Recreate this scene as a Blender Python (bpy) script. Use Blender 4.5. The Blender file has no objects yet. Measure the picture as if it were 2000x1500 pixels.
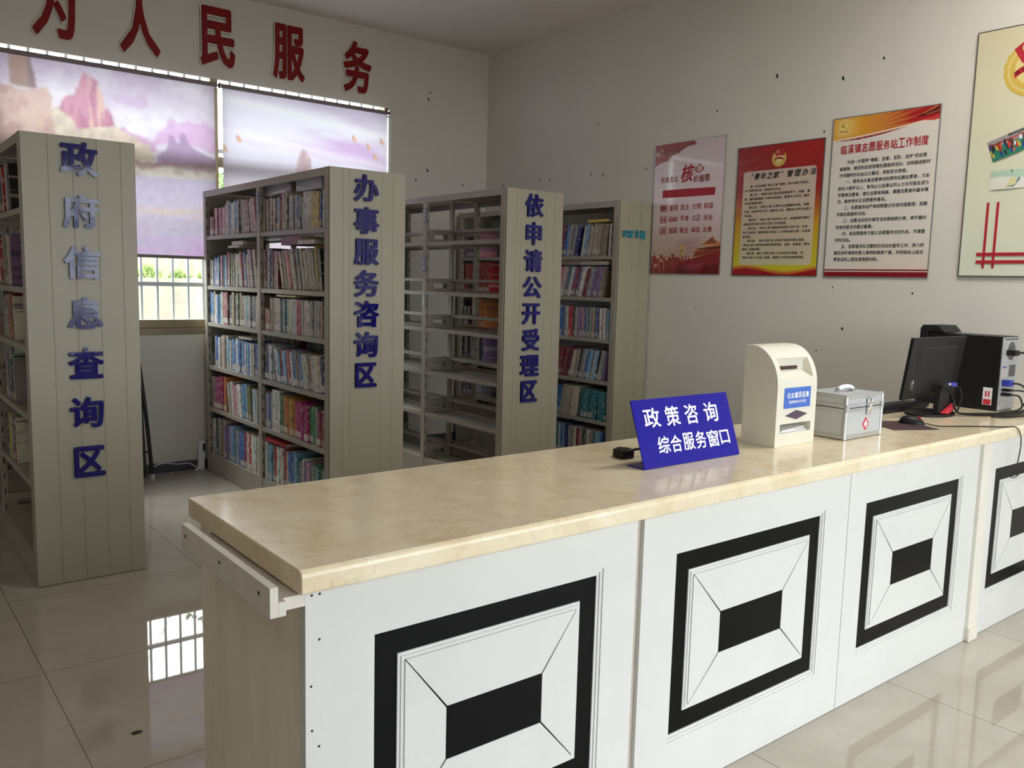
import bpy, bmesh, math, random
import numpy as np
from mathutils import Vector, Matrix

random.seed(7)
rng = np.random.default_rng(11)
SC = bpy.context.scene
COL = SC.collection
PI = math.pi

# ------------------------------------------------------------------ camera
YAW, PITCH, ROLL = math.radians(38.4956), math.radians(-6.7863), math.radians(1.4597)
fw = Vector((math.sin(YAW) * math.cos(PITCH), math.cos(YAW) * math.cos(PITCH), math.sin(PITCH)))
rt = Vector((math.cos(YAW), -math.sin(YAW), 0))
up = rt.cross(fw)
r2 = rt * math.cos(ROLL) + up * math.sin(ROLL)
u2 = up * math.cos(ROLL) - rt * math.sin(ROLL)
cd = bpy.data.cameras.new('camera')
cd.sensor_width = 36.0
cd.lens = 36.0 * 1656.91 / 2000.0
cd.clip_start = 0.02
cam = bpy.data.objects.new('camera', cd)
COL.objects.link(cam)
m3 = Matrix((r2, u2, -fw)).transposed()
cam.matrix_world = Matrix.Translation((0, 0, 1.56)) @ m3.to_4x4()
SC.camera = cam

# ------------------------------------------------------------------ sky and exposure
W = bpy.data.worlds.new('overcast_sky')
SC.world = W
W.use_nodes = True
bg = W.node_tree.nodes['Background']
bg.inputs[0].default_value = (0.93, 0.965, 1.0, 1)
bg.inputs[1].default_value = 12.0
SC.view_settings.view_transform = 'Standard'
SC.view_settings.look = 'None'
SC.view_settings.exposure = 0.0
SC.view_settings.gamma = 1.0
SC.view_settings.use_curve_mapping = False
SC.cycles.max_bounces = 10
SC.cycles.diffuse_bounces = 6
SC.cycles.glossy_bounces = 5
SC.cycles.transparent_max_bounces = 12
SC.cycles.sample_clamp_indirect = 6.0
SC.cycles.caustics_reflective = False
SC.cycles.caustics_refractive = False

# bright patch of thin cloud around the hidden sun, behind the building
sl_ = bpy.data.lights.new('veiled_sun', 'SUN')
sl_.energy = 6.0
sl_.angle = math.radians(30)
sl_.color = (1, .97, .93)
so_ = bpy.data.objects.new('veiled_sun', sl_)
COL.objects.link(so_)
so_.rotation_euler = Vector((.10, -.60, -.79)).to_track_quat('-Z', 'Y').to_euler()

# room: X runs along the window wall, Y towards it, Z up
XR, YB, ZC = 5.066, 6.859, 3.738
XL, YF = -3.2, -1.5
OPEN = (0.4, 4.9, 0.0, 2.8)            # glazed shop-front opening in the front wall
WIN = (0.86, 3.965, 1.09, 3.125)         # back window opening x0 x1 z0 z1


def portal(name, loc, rot, sx, sy):      # guides sky light through an opening (emits nothing itself)
    l = bpy.data.lights.new(name, 'AREA')
    l.shape = 'RECTANGLE'
    l.size, l.size_y = sx, sy
    l.cycles.is_portal = True
    o = bpy.data.objects.new(name, l)
    COL.objects.link(o)
    o.location = loc
    o.rotation_euler = rot
    return o


portal('shopfront_daylight', ((OPEN[0] + OPEN[1]) / 2, YF - 0.3, OPEN[3] / 2), (PI / 2, 0, 0), OPEN[1] - OPEN[0], OPEN[3])
portal('window_daylight', ((WIN[0] + WIN[1]) / 2, YB + 0.42, (WIN[2] + WIN[3]) / 2), (-PI / 2, 0, 0), WIN[1] - WIN[0] + .3, WIN[3] - WIN[2] + .3)


# ------------------------------------------------------------------ materials
MATS = {}


def mat(name, color=(.8, .8, .8), rough=.5, metal=0., spec=.5, coat=0., var=0., vscale=8., bump=0., bscale=60., stretch=(1, 1, 1), obj_color=False):
    if name in MATS:
        return MATS[name]
    m = bpy.data.materials.new(name)
    m.use_nodes = True
    nt = m.node_tree
    b = nt.nodes['Principled BSDF']
    b.inputs['Base Color'].default_value = (*color, 1)
    b.inputs['Roughness'].default_value = rough
    b.inputs['Metallic'].default_value = metal
    b.inputs['Specular IOR Level'].default_value = spec
    if coat:
        b.inputs['Coat Weight'].default_value = coat
        b.inputs['Coat Roughness'].default_value = .04
    tc = nt.nodes.new('ShaderNodeTexCoord')
    if var:
        mp = nt.nodes.new('ShaderNodeMapping')
        mp.inputs['Scale'].default_value = stretch
        nt.links.new(tc.outputs['Object'], mp.inputs[0])
        n = nt.nodes.new('ShaderNodeTexNoise')
        n.inputs['Scale'].default_value = vscale
        n.inputs['Detail'].default_value = 6
        n.inputs['Roughness'].default_value = .65
        nt.links.new(mp.outputs[0], n.inputs['Vector'])
        r = nt.nodes.new('ShaderNodeValToRGB')
        r.color_ramp.elements[0].position = .3
        r.color_ramp.elements[1].position = .7
        r.color_ramp.elements[0].color = (*[c * (1 - var) for c in color], 1)
        r.color_ramp.elements[1].color = (*[min(1, c * (1 + var * .5)) for c in color], 1)
        nt.links.new(n.outputs[0], r.inputs[0])
        nt.links.new(r.outputs[0], b.inputs['Base Color'])
    if bump:
        n2 = nt.nodes.new('ShaderNodeTexNoise')
        n2.inputs['Scale'].default_value = bscale
        n2.inputs['Detail'].default_value = 4
        nt.links.new(tc.outputs['Object'], n2.inputs['Vector'])
        bp = nt.nodes.new('ShaderNodeBump')
        bp.inputs['Strength'].default_value = bump
        bp.inputs['Distance'].default_value = .004
        nt.links.new(n2.outputs[0], bp.inputs['Height'])
        nt.links.new(bp.outputs[0], b.inputs['Normal'])
    MATS[name] = m
    return m


def attr_mat(name, rough=.4, coat=0., translucent=0., refl=.5):
    """printed picture: its colours are stored on the mesh"""
    m = bpy.data.materials.new(name)
    m.use_nodes = True
    nt = m.node_tree
    b = nt.nodes['Principled BSDF']
    a = nt.nodes.new('ShaderNodeAttribute')
    a.attribute_name = 'print'
    nt.links.new(a.outputs['Color'], b.inputs['Base Color'])
    b.inputs['Roughness'].default_value = rough
    if coat:
        b.inputs['Coat Weight'].default_value = coat
        b.inputs['Coat Roughness'].default_value = .06
    if translucent:
        mul = nt.nodes.new('ShaderNodeMix')
        mul.data_type = 'RGBA'
        mul.blend_type = 'MULTIPLY'
        mul.inputs[0].default_value = 1
        nt.links.new(a.outputs['Color'], mul.inputs[6])
        mul.inputs[7].default_value = (translucent, translucent, translucent, 1)
        t = nt.nodes.new('ShaderNodeBsdfTranslucent')
        nt.links.new(mul.outputs[2], t.inputs[0])
        d = nt.nodes.new('ShaderNodeBsdfDiffuse')
        mul2 = nt.nodes.new('ShaderNodeMix')
        mul2.data_type = 'RGBA'
        mul2.blend_type = 'MULTIPLY'
        mul2.inputs[0].default_value = 1
        nt.links.new(a.outputs['Color'], mul2.inputs[6])
        mul2.inputs[7].default_value = (refl, refl, refl, 1)
        nt.links.new(mul2.outputs[2], d.inputs[0])
        ad = nt.nodes.new('ShaderNodeAddShader')
        nt.links.new(t.outputs[0], ad.inputs[0])
        nt.links.new(d.outputs[0], ad.inputs[1])
        nt.links.new(ad.outputs[0], nt.nodes['Material Output'].inputs[0])
    return m


def glass_mat(name='window_glass', tint=(.94, .96, .95)):
    m = bpy.data.materials.new(name)
    m.use_nodes = True
    nt = m.node_tree
    for n in list(nt.nodes):
        if n.type != 'OUTPUT_MATERIAL':
            nt.nodes.remove(n)
    tr = nt.nodes.new('ShaderNodeBsdfTransparent')
    tr.inputs[0].default_value = (*tint, 1)
    gl = nt.nodes.new('ShaderNodeBsdfGlossy')
    gl.inputs['Roughness'].default_value = .02
    fr = nt.nodes.new('ShaderNodeFresnel')
    fr.inputs[0].default_value = 1.45
    mx = nt.nodes.new('ShaderNodeMixShader')
    ge = nt.nodes.new('ShaderNodeNewGeometry')      # reflect at the outer face of the pane only
    sb = nt.nodes.new('ShaderNodeMath')
    sb.operation = 'SUBTRACT'
    sb.inputs[0].default_value = 1
    nt.links.new(ge.outputs['Backfacing'], sb.inputs[1])
    ml = nt.nodes.new('ShaderNodeMath')
    ml.operation = 'MULTIPLY'
    nt.links.new(fr.outputs[0], ml.inputs[0])
    nt.links.new(sb.outputs[0], ml.inputs[1])
    nt.links.new(ml.outputs[0], mx.inputs[0])
    nt.links.new(tr.outputs[0], mx.inputs[1])
    nt.links.new(gl.outputs[0], mx.inputs[2])
    nt.links.new(mx.outputs[0], nt.nodes['Material Output'].inputs[0])
    return m


def floor_mat():
    m = bpy.data.materials.new('polished_floor_tile')
    m.use_nodes = True
    nt = m.node_tree
    b = nt.nodes['Principled BSDF']
    tc = nt.nodes.new('ShaderNodeTexCoord')
    mp = nt.nodes.new('ShaderNodeMapping')
    mp.vector_type = 'POINT'
    T = .895
    mp.inputs['Location'].default_value = (-.555 / T + 4, -3.583 / T + 6, 0)
    mp.inputs['Scale'].default_value = (1 / T, 1 / T, 1 / T)
    nt.links.new(tc.outputs['Object'], mp.inputs[0])
    br = nt.nodes.new('ShaderNodeTexBrick')
    br.offset = 0
    br.squash = 1
    br.inputs['Scale'].default_value = 1
    br.inputs['Mortar Size'].default_value = .0022
    br.inputs['Mortar Smooth'].default_value = .2
    br.inputs['Brick Width'].default_value = 1
    br.inputs['Row Height'].default_value = 1
    nt.links.new(mp.outputs[0], br.inputs['Vector'])
    n = nt.nodes.new('ShaderNodeTexNoise')
    n.inputs['Scale'].default_value = 2.2
    n.inputs['Detail'].default_value = 9
    n.inputs['Roughness'].default_value = .7
    nt.links.new(tc.outputs['Object'], n.inputs['Vector'])
    r = nt.nodes.new('ShaderNodeValToRGB')
    r.color_ramp.elements[0].position = .3
    r.color_ramp.elements[1].position = .72
    r.color_ramp.elements[0].color = (.385, .345, .29, 1)
    r.color_ramp.elements[1].color = (.475, .435, .38, 1)
    nt.links.new(n.outputs[0], r.inputs[0])
    mx = nt.nodes.new('ShaderNodeMix')
    mx.data_type = 'RGBA'
    nt.links.new(br.outputs['Fac'], mx.inputs[0])
    nt.links.new(r.outputs[0], mx.inputs[6])
    mx.inputs[7].default_value = (.16, .13, .10, 1)
    nt.links.new(mx.outputs[2], b.inputs['Base Color'])
    b.inputs['Roughness'].default_value = .022
    b.inputs['IOR'].default_value = 1.5
    return m


def marble_mat():
    m = bpy.data.materials.new('beige_marble')
    m.use_nodes = True
    nt = m.node_tree
    b = nt.nodes['Principled BSDF']
    tc = nt.nodes.new('ShaderNodeTexCoord')
    n1 = nt.nodes.new('ShaderNodeTexNoise')
    n1.inputs['Scale'].default_value = 8
    n1.inputs['Detail'].default_value = 9
    n1.inputs['Roughness'].default_value = .68
    n1.inputs['Distortion'].default_value = .6
    nt.links.new(tc.outputs['Object'], n1.inputs['Vector'])
    r1 = nt.nodes.new('ShaderNodeValToRGB')
    e = r1.color_ramp.elements
    e[0].position, e[0].color = .3, (.69, .56, .365, 1)
    e[1].position, e[1].color = .7, (.84, .75, .57, 1)
    x = r1.color_ramp.elements.new(.5)
    x.color = (.78, .68, .48, 1)
    nt.links.new(n1.outputs[0], r1.inputs[0])
    n2 = nt.nodes.new('ShaderNodeTexNoise')          # thin darker crackle veins
    n2.inputs['Scale'].default_value = 14
    n2.inputs['Detail'].default_value = 8
    n2.inputs['Roughness'].default_value = .62
    n2.inputs['Distortion'].default_value = 1.6
    nt.links.new(tc.outputs['Object'], n2.inputs['Vector'])
    r2_ = nt.nodes.new('ShaderNodeValToRGB')
    r2_.color_ramp.elements[0].position, r2_.color_ramp.elements[0].color = .488, (0, 0, 0, 1)
    r2_.color_ramp.elements[1].position, r2_.color_ramp.elements[1].color = .512, (0, 0, 0, 1)
    y = r2_.color_ramp.elements.new(.5)
    y.color = (.38, .38, .38, 1)
    nt.links.new(n2.outputs[0], r2_.inputs[0])
    n3 = nt.nodes.new('ShaderNodeTexNoise')
    n3.inputs['Scale'].default_value = 6
    nt.links.new(tc.outputs['Object'], n3.inputs['Vector'])
    r3 = nt.nodes.new('ShaderNodeValToRGB')
    r3.color_ramp.elements[0].position = .36
    r3.color_ramp.elements[1].position = .65
    nt.links.new(n3.outputs[0], r3.inputs[0])
    mm = nt.nodes.new('ShaderNodeMath')
    mm.operation = 'MULTIPLY'
    nt.links.new(r2_.outputs[0], mm.inputs[0])
    nt.links.new(r3.outputs[0], mm.inputs[1])
    mx = nt.nodes.new('ShaderNodeMix')
    mx.data_type = 'RGBA'
    nt.links.new(mm.outputs[0], mx.inputs[0])
    nt.links.new(r1.outputs[0], mx.inputs[6])
    mx.inputs[7].default_value = (.26, .19, .11, 1)
    nt.links.new(mx.outputs[2], b.inputs['Base Color'])
    b.inputs['Roughness'].default_value = .13
    b.inputs['Specular IOR Level'].default_value = .5
    return m


def book_mat(name, ink=True, attr=False):
    """cover colour comes from the object's own colour; a broken stripe of title ink runs along the spine"""
    m = bpy.data.materials.new(name)
    m.use_nodes = True
    nt = m.node_tree
    b = nt.nodes['Principled BSDF']
    oi = nt.nodes.new('ShaderNodeObjectInfo')
    tc = nt.nodes.new('ShaderNodeTexCoord')
    n = nt.nodes.new('ShaderNodeTexNoise')
    mp = nt.nodes.new('ShaderNodeMapping')
    mp.inputs['Scale'].default_value = (1, 60, 22)
    nt.links.new(tc.outputs['Object'], mp.inputs[0])
    ad = nt.nodes.new('ShaderNodeVectorMath')
    ad.operation = 'ADD'
    nt.links.new(mp.outputs[0], ad.inputs[0])
    sc = nt.nodes.new('ShaderNodeVectorMath')
    sc.operation = 'SCALE'
    sc.inputs[0].default_value = (37, 91, 53)
    nt.links.new(oi.outputs['Random'], sc.inputs['Scale'])
    nt.links.new(sc.outputs[0], ad.inputs[1])
    n.inputs['Scale'].default_value = 1.2
    n.inputs['Detail'].default_value = 3
    nt.links.new(ad.outputs[0], n.inputs['Vector'])
    r = nt.nodes.new('ShaderNodeValToRGB')
    r.color_ramp.interpolation = 'CONSTANT'
    r.color_ramp.elements[0].position, r.color_ramp.elements[0].color = 0, (0, 0, 0, 1)
    r.color_ramp.elements[1].position, r.color_ramp.elements[1].color = .57, (1, 1, 1, 1)
    nt.links.new(n.outputs[0], r.inputs[0])
    # ink colour: dark on light covers, light on dark covers
    bw = nt.nodes.new('ShaderNodeRGBToBW')
    nt.links.new(oi.outputs['Color'], bw.inputs[0])
    gt = nt.nodes.new('ShaderNodeMath')
    gt.operation = 'GREATER_THAN'
    gt.inputs[1].default_value = .2
    nt.links.new(bw.outputs[0], gt.inputs[0])
    inkc = nt.nodes.new('ShaderNodeMix')
    inkc.data_type = 'RGBA'
    inkc.inputs[6].default_value = (.55, .5, .42, 1)
    inkc.inputs[7].default_value = (.07, .06, .10, 1)
    nt.links.new(gt.outputs[0], inkc.inputs[0])
    mx = nt.nodes.new('ShaderNodeMix')
    mx.data_type = 'RGBA'
    if ink:
        k = nt.nodes.new('ShaderNodeMath')
        k.operation = 'MULTIPLY'
        k.inputs[1].default_value = .45 if attr else .7
        nt.links.new(r.outputs[0], k.inputs[0])
        nt.links.new(k.outputs[0], mx.inputs[0])
    else:
        mx.inputs[0].default_value = 0
    nt.links.new(oi.outputs['Color'], mx.inputs[6])
    nt.links.new(inkc.outputs[2], mx.inputs[7])
    nt.links.new(mx.outputs[2], b.inputs['Base Color'])
    b.inputs['Roughness'].default_value = .38
    if attr:
        at = nt.nodes.new('ShaderNodeAttribute')
        at.attribute_name = 'print'
        nt.links.new(at.outputs['Color'], mx.inputs[6])
        nt.links.new(at.outputs['Color'], bw.inputs[0])
    return m


M_wall = mat('wall_paint', (.70, .675, .625), .75, var=.05, vscale=1.3, bump=.05, bscale=25)
M_ceil = mat('ceiling_paint', (.76, .71, .67), .85, var=.04, vscale=1.)
M_floor = floor_mat()
M_base = mat('dark_skirting_tile', (.07, .075, .085), .3, var=.1)
M_marble = marble_mat()
M_glass = glass_mat()
M_tint = glass_mat('added_tint_shopfront_glass', (.69, .70, .70))  # tint added to dim the daylight through the unseen front glazing
M_bronze = mat('bronze_aluminium', (.26, .21, .13), .35, .6)
M_grille = mat('grille_white_steel', (.62, .66, .70), .4)
M_shelf = mat('beige_steel_paint', (.37, .34, .285), .38, var=.04, vscale=3)
M_panel = mat('cream_end_panel_paint', (.33, .308, .245), .4, var=.05, vscale=2)
M_panel_g = mat('greenish_end_panel_paint', (.33, .315, .225), .42, var=.05, vscale=2)
M_dark = mat('black_hole', (.012, .011, .010), .8)
M_navy = mat('navy_acrylic', (.010, .008, .14), .06, var=.1, bump=.13, bscale=11)
M_red = mat('red_letter_board', (.23, .003, .006), .5, spec=.25, var=.08)
M_edge = mat('white_letter_backing', (.68, .65, .60), .6)
M_cyan = mat('cyan_letter', (.02, .25, .36), .4)
M_white = mat('white_gloss_paint', (.68, .68, .665), .33, var=.035, vscale=5)
M_cream = mat('stained_cream_board', (.84, .77, .66), .5, var=.13, vscale=3.5, stretch=(1, 2.2, .45))
M_beige = mat('beige_filler_strip', (.55, .49, .43), .5, var=.07)
M_black = mat('black_gloss_paint', (.005, .0055, .0055), .28, spec=.08)
M_plastic = mat('black_plastic', (.009, .009, .010), .42, spec=.28)
M_plastic2 = mat('dark_grey_plastic', (.013, .013, .014), .5, spec=.28)
M_ivory = mat('ivory_box_paint', (.74, .72, .63), .35)
M_blue = mat('blue_acrylic', (.010, .006, .29), .12, spec=.3, var=.05)
M_label = mat('label_blue', (.05, .15, .58), .35)
M_wtext = mat('white_lettering', (.86, .87, .92), .4)
M_alu = mat('brushed_aluminium', (.60, .62, .64), .34, .85)
M_aluface = mat('silver_case_sheet', (.55, .575, .61), .42, .25, var=.03)
M_chrome = mat('chrome', (.75, .75, .76), .12, 1.)
M_redink = mat('red_print', (.62, .02, .05), .4)
M_paper = mat('white_paper', (.80, .80, .82), .7)
M_pages = mat('book_pages', (.62, .57, .48), .8, var=.12, vscale=50, stretch=(1, 8, 1))
M_book = book_mat('book_cover')
M_bookp = book_mat('book_cover_plain', False)
M_spine = mat('call_number_label', (.60, .55, .50), .6, var=.2, vscale=90)
M_galv = mat('galvanised_plate', (.50, .52, .54), .45, .35, var=.15, vscale=40)
M_maroon = mat('maroon_mouse_mat', (.055, .022, .032), .8, var=.15, vscale=60)
M_redplastic = mat('red_plastic', (.55, .03, .05), .35)
M_bluep = mat('blue_plug', (.03, .05, .38), .35)
M_purple = mat('purple_port', (.16, .06, .38), .4)
M_rubber = mat('white_rubber', (.62, .62, .58), .6)


# ------------------------------------------------------------------ object helpers
def link(o):
    COL.objects.link(o)
    return o


def tag(o, label=None, cat=None, group=None, kind=None):
    if label:
        o['label'] = label
    if cat:
        o['category'] = cat
    if group:
        o['group'] = group
    if kind:
        o['kind'] = kind
    return o


def thing(name, label, cat, loc=(0, 0, 0), rz=0., group=None):
    o = bpy.data.objects.new(name, None)
    o.empty_display_size = .05
    o.location = loc
    o.rotation_euler = (0, 0, rz)
    link(o)
    return tag(o, label, cat, group)


class MB:
    """collects geometry, in world coordinates unless the parent is passed as local"""
    def __init__(s):
        s.v, s.f, s.mi = [], [], []

    def add(s, vs, fs, mi=0):
        k = len(s.v)
        s.v += [tuple(p) for p in vs]
        s.f += [tuple(i + k for i in f) for f in fs]
        s.mi += [mi] * len(fs)
        return s

    def box(s, x0, x1, y0, y1, z0, z1, mi=0):
        return s.add([(x0, y0, z0), (x1, y0, z0), (x1, y1, z0), (x0, y1, z0), (x0, y0, z1), (x1, y0, z1), (x1, y1, z1), (x0, y1, z1)],
                     [(0, 3, 2, 1), (4, 5, 6, 7), (0, 1, 5, 4), (1, 2, 6, 5), (2, 3, 7, 6), (3, 0, 4, 7)], mi)

    def obox(s, c, ax, ay, az, mi=0):
        """box from a centre and three half-axis vectors"""
        c, ax, ay, az = map(Vector, (c, ax, ay, az))
        P = [c + ax * i + ay * j + az * k for k in (-1, 1) for i, j in ((-1, -1), (1, -1), (1, 1), (-1, 1))]
        return s.add(P, [(0, 3, 2, 1), (4, 5, 6, 7), (0, 1, 5, 4), (1, 2, 6, 5), (2, 3, 7, 6), (3, 0, 4, 7)], mi)

    def prism(s, poly, fn, a, b, mi=0):
        """poly of (p,q) pairs; fn(p,q,t) gives a point; extruded from t=a to t=b"""
        n = len(poly)
        P = [fn(p, q, a) for p, q in poly] + [fn(p, q, b) for p, q in poly]
        F = [tuple(range(n - 1, -1, -1)), tuple(range(n, 2 * n))] + [(i, (i + 1) % n, (i + 1) % n + n, i + n) for i in range(n)]
        return s.add(P, F, mi)

    def tube(s, pts, r, n=8, mi=0, caps=True):
        pts = [Vector(p) for p in pts]
        rings = []
        ref = Vector((0, 0, 1))
        for i, p in enumerate(pts):
            d = (pts[min(i + 1, len(pts) - 1)] - pts[max(i - 1, 0)])
            d = d.normalized() if d.length > 1e-9 else Vector((0, 0, 1))
            a = d.cross(ref)
            if a.length < 1e-3:
                a = d.cross(Vector((1, 0, 0)))
            a.normalize()
            b = d.cross(a)
            rr = r[i] if isinstance(r, (list, tuple)) else r
            rings.append([p + (a * math.cos(2 * PI * k / n) + b * math.sin(2 * PI * k / n)) * rr for k in range(n)])
        V = [q for g in rings for q in g]
        F = []
        for i in range(len(rings) - 1):
            for k in range(n):
                F.append((i * n + k, i * n + (k + 1) % n, (i + 1) * n + (k + 1) % n, (i + 1) * n + k))
        if caps:
            F.append(tuple(range(n)))
            F.append(tuple(range(len(V) - 1, len(V) - n - 1, -1)))
        return s.add(V, F, mi)

    def quad(s, a, b, c, d, mi=0):
        return s.add([a, b, c, d], [(0, 1, 2, 3)], mi)


def spline(pts, n=8):
    """Catmull-Rom through points"""
    P = [Vector(p) for p in pts]
    P = [P[0] * 2 - P[1]] + P + [P[-1] * 2 - P[-2]]
    out = []
    for i in range(1, len(P) - 2):
        for k in range(n):
            t = k / n
            a, b, c, d = P[i - 1], P[i], P[i + 1], P[i + 2]
            out.append(.5 * ((2 * b) + (c - a) * t + (2 * a - 5 * b + 4 * c - d) * t * t + (3 * b - a - 3 * c + d) * t ** 3))
    out.append(P[-2])
    return out


def obj(name, mb, mats, parent=None, local=False, bevel=0., smooth=False, label=None, origin=None):
    me = bpy.data.meshes.new(name)
    vs = mb.v
    off = Vector((0, 0, 0))
    if parent is not None and not local:
        root = parent
        while root is not None:
            off += root.location
            root = root.parent
    if origin is not None:
        off = off + Vector(origin)
    if off.length > 0:
        vs = [(x - off.x, y - off.y, z - off.z) for x, y, z in vs]
    me.from_pydata(vs, [], mb.f)
    ms = mats if isinstance(mats, (list, tuple)) else [mats]
    for m in ms:
        me.materials.append(m)
    if len(ms) > 1:
        me.polygons.foreach_set('material_index', mb.mi)
    bm = bmesh.new()
    bm.from_mesh(me)
    bmesh.ops.recalc_face_normals(bm, faces=bm.faces)
    bm.to_mesh(me)
    bm.free()
    if smooth:
        me.polygons.foreach_set('use_smooth', [True] * len(me.polygons))
        try:
            me.set_sharp_from_angle(angle=math.radians(40))
        except Exception:
            pass
    me.update()
    o = bpy.data.objects.new(name, me)
    link(o)
    if parent is not None:
        o.parent = parent
    if origin is not None:
        o.location = origin
    if bevel:
        b = o.modifiers.new('bevel', 'BEVEL')
        b.width = bevel
        b.segments = 2
        b.limit_method = 'ANGLE'
        b.angle_limit = math.radians(40)
    if label:
        o['label'] = label
    return o


def struct(name, mb, mats, parent=None, **k):
    o = obj(name, mb, mats, parent, **k)
    if parent is None:
        o['kind'] = 'structure'
    return o


# ------------------------------------------------------------------ lettering
GLY = {}


def glyph(ch, offset=0., ex=0.):
    """triangulated outline of one character; offset thickens the strokes by stacking shifted copies"""
    key = (ch, ex)
    if key not in GLY:
        c = bpy.data.curves.new('glyph', 'FONT')
        c.body = ch
        c.extrude = ex
        c.resolution_u = 3
        o = bpy.data.objects.new('glyph', c)
        COL.objects.link(o)
        dg = bpy.context.evaluated_depsgraph_get()
        ev = o.evaluated_get(dg)
        me = ev.to_mesh()
        vs = np.array([v.co[:] for v in me.vertices]).reshape(-1, 3)
        fs = [tuple(p.vertices) for p in me.polygons]
        ev.to_mesh_clear()
        bpy.data.objects.remove(o)
        bpy.data.curves.remove(c)
        GLY[key] = (vs, fs)
    vs, fs = GLY[key]
    if offset and len(fs):
        nd = 12 if offset >= .028 and ex else (8 if offset >= .015 else 4)
        dirs = [(math.cos(2 * PI * (k + .5) / nd), math.sin(2 * PI * (k + .5) / nd)) for k in range(nd)]
        V = np.concatenate([vs + np.array((i * offset, j * offset, (.036 / len(dirs)) * n)) for n, (i, j) in enumerate(dirs)])
        F = [tuple(k + n * len(vs) for k in f) for n in range(len(dirs)) for f in fs]
        return V, F
    return vs, fs


def glyph_fit(mb, ch, fn, u0, u1, w0, w1, t0=0., t1=None, offset=.02, mi=0):
    """one character fitted into a rectangle; fn(u, w, t) gives the point; extruded from t0 to t1 when t1 is set"""
    ex = .05 if t1 is not None else 0.
    vs, fs = glyph(ch, offset, ex)
    lo, hi = vs.min(0), vs.max(0)
    P = []
    for x, y, z in vs:
        u = u0 + (x - lo[0]) / (hi[0] - lo[0]) * (u1 - u0)
        w = w0 + (y - lo[1]) / (hi[1] - lo[1]) * (w1 - w0)
        t = t0 + z * .02 if t1 is None else (t0 + (z + ex) / (2 * ex) * (t1 - t0))
        P.append(fn(u, w, t))
    return mb.add(P, fs, mi)


def text_line(mb, s, fn, u0, w0, adv, h, t=0., offset=.0, mi=0, slant=0.):
    """characters on an em grid; adv = em width, h = em height, w0 = baseline"""
    u = u0
    for ch in s:
        if ch == '\u3000':
            u += adv
            continue
        if ch == ' ':
            u += adv * .5
            continue
        vs, fs = glyph(ch, offset)
        half = ch in '\u201c\u201d0123456789'
        if len(fs):
            sh = 0.
            if half and ch in '\u201c\u201d':
                lo, hi = vs[:, 0].min(), vs[:, 0].max()
                sh = .25 - (lo + hi) / 2
            mb.add([fn(u + (x + sh + slant * y) * adv, w0 + y * h, t + z * .02) for x, y, z in vs], fs, mi)
        u += adv * (.5 if half else 1.)
    return u - u0


# ------------------------------------------------------------------ printed pictures (numpy helpers)
def vnoise(x, y, seed=0):
    r = np.random.default_rng(seed)
    G = r.random((64, 64))
    xi, yi = np.floor(x).astype(int), np.floor(y).astype(int)
    fx, fy = x - xi, y - yi
    fx, fy = fx * fx * (3 - 2 * fx), fy * fy * (3 - 2 * fy)
    g = lambda a, b: G[a % 64, b % 64]
    return (g(xi, yi) * (1 - fx) + g(xi + 1, yi) * fx) * (1 - fy) + (g(xi, yi + 1) * (1 - fx) + g(xi + 1, yi + 1) * fx) * fy


def fbm(x, y, seed=0, oct=4):
    v, a, t = 0, .5, 0
    for o in range(oct):
        v = v + a * vnoise(x * 2 ** o, y * 2 ** o, seed + o)
        t += a
        a *= .5
    return v / t


def inpoly(X, Y, poly):
    r = np.zeros(X.shape, bool)
    n = len(poly)
    for i in range(n):
        x0, y0 = poly[i]
        x1, y1 = poly[(i + 1) % n]
        c = ((y0 > Y) != (y1 > Y)) & (X < (x1 - x0) * (Y - y0) / ((y1 - y0) if y1 != y0 else 1e-9) + x0)
        r ^= c
    return r


def lin(c):
    c = np.array(c, float) / 255.
    return np.where(c <= .04045, c / 12.92, ((c + .055) / 1.055) ** 2.4)


def put(C, mask, col, a=1.):
    col = lin(col)
    C[mask] = C[mask] * (1 - a) + col * a


def soften(C, n=2):
    for _ in range(n):
        P_ = np.pad(C, ((1, 1), (1, 1), (0, 0)), mode='edge')
        C = (P_[:-2, 1:-1] + P_[2:, 1:-1] + P_[1:-1, :-2] + P_[1:-1, 2:] + 2 * C) / 6
    return C


def picture(name, fn, nu, nw, color_fn, m, parent, thick=None):
    """grid sheet coloured by color_fn(U, W) with U, W in 0..1 (W upwards)"""
    u = np.linspace(0, 1, nu)
    w = np.linspace(0, 1, nw)
    U, Wg = np.meshgrid(u, w)
    C = np.zeros(U.shape + (3,))
    C = color_fn(U, Wg, C)
    mb = MB()
    V = [fn(a, b) for a, b in zip(U.ravel(), Wg.ravel())]
    F = [(j * nu + i, j * nu + i + 1, (j + 1) * nu + i + 1, (j + 1) * nu + i) for j in range(nw - 1) for i in range(nu - 1)]
    mb.add(V, F)
    me_o = obj(name, mb, m, parent)
    me = me_o.data
    at = me.color_attributes.new('print', 'FLOAT_COLOR', 'POINT')
    A = np.ones((nu * nw, 4))
    A[:, :3] = np.clip(C.reshape(-1, 3), 0, 1)
    at.data.foreach_set('color', A.ravel())
    return me_o

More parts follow.
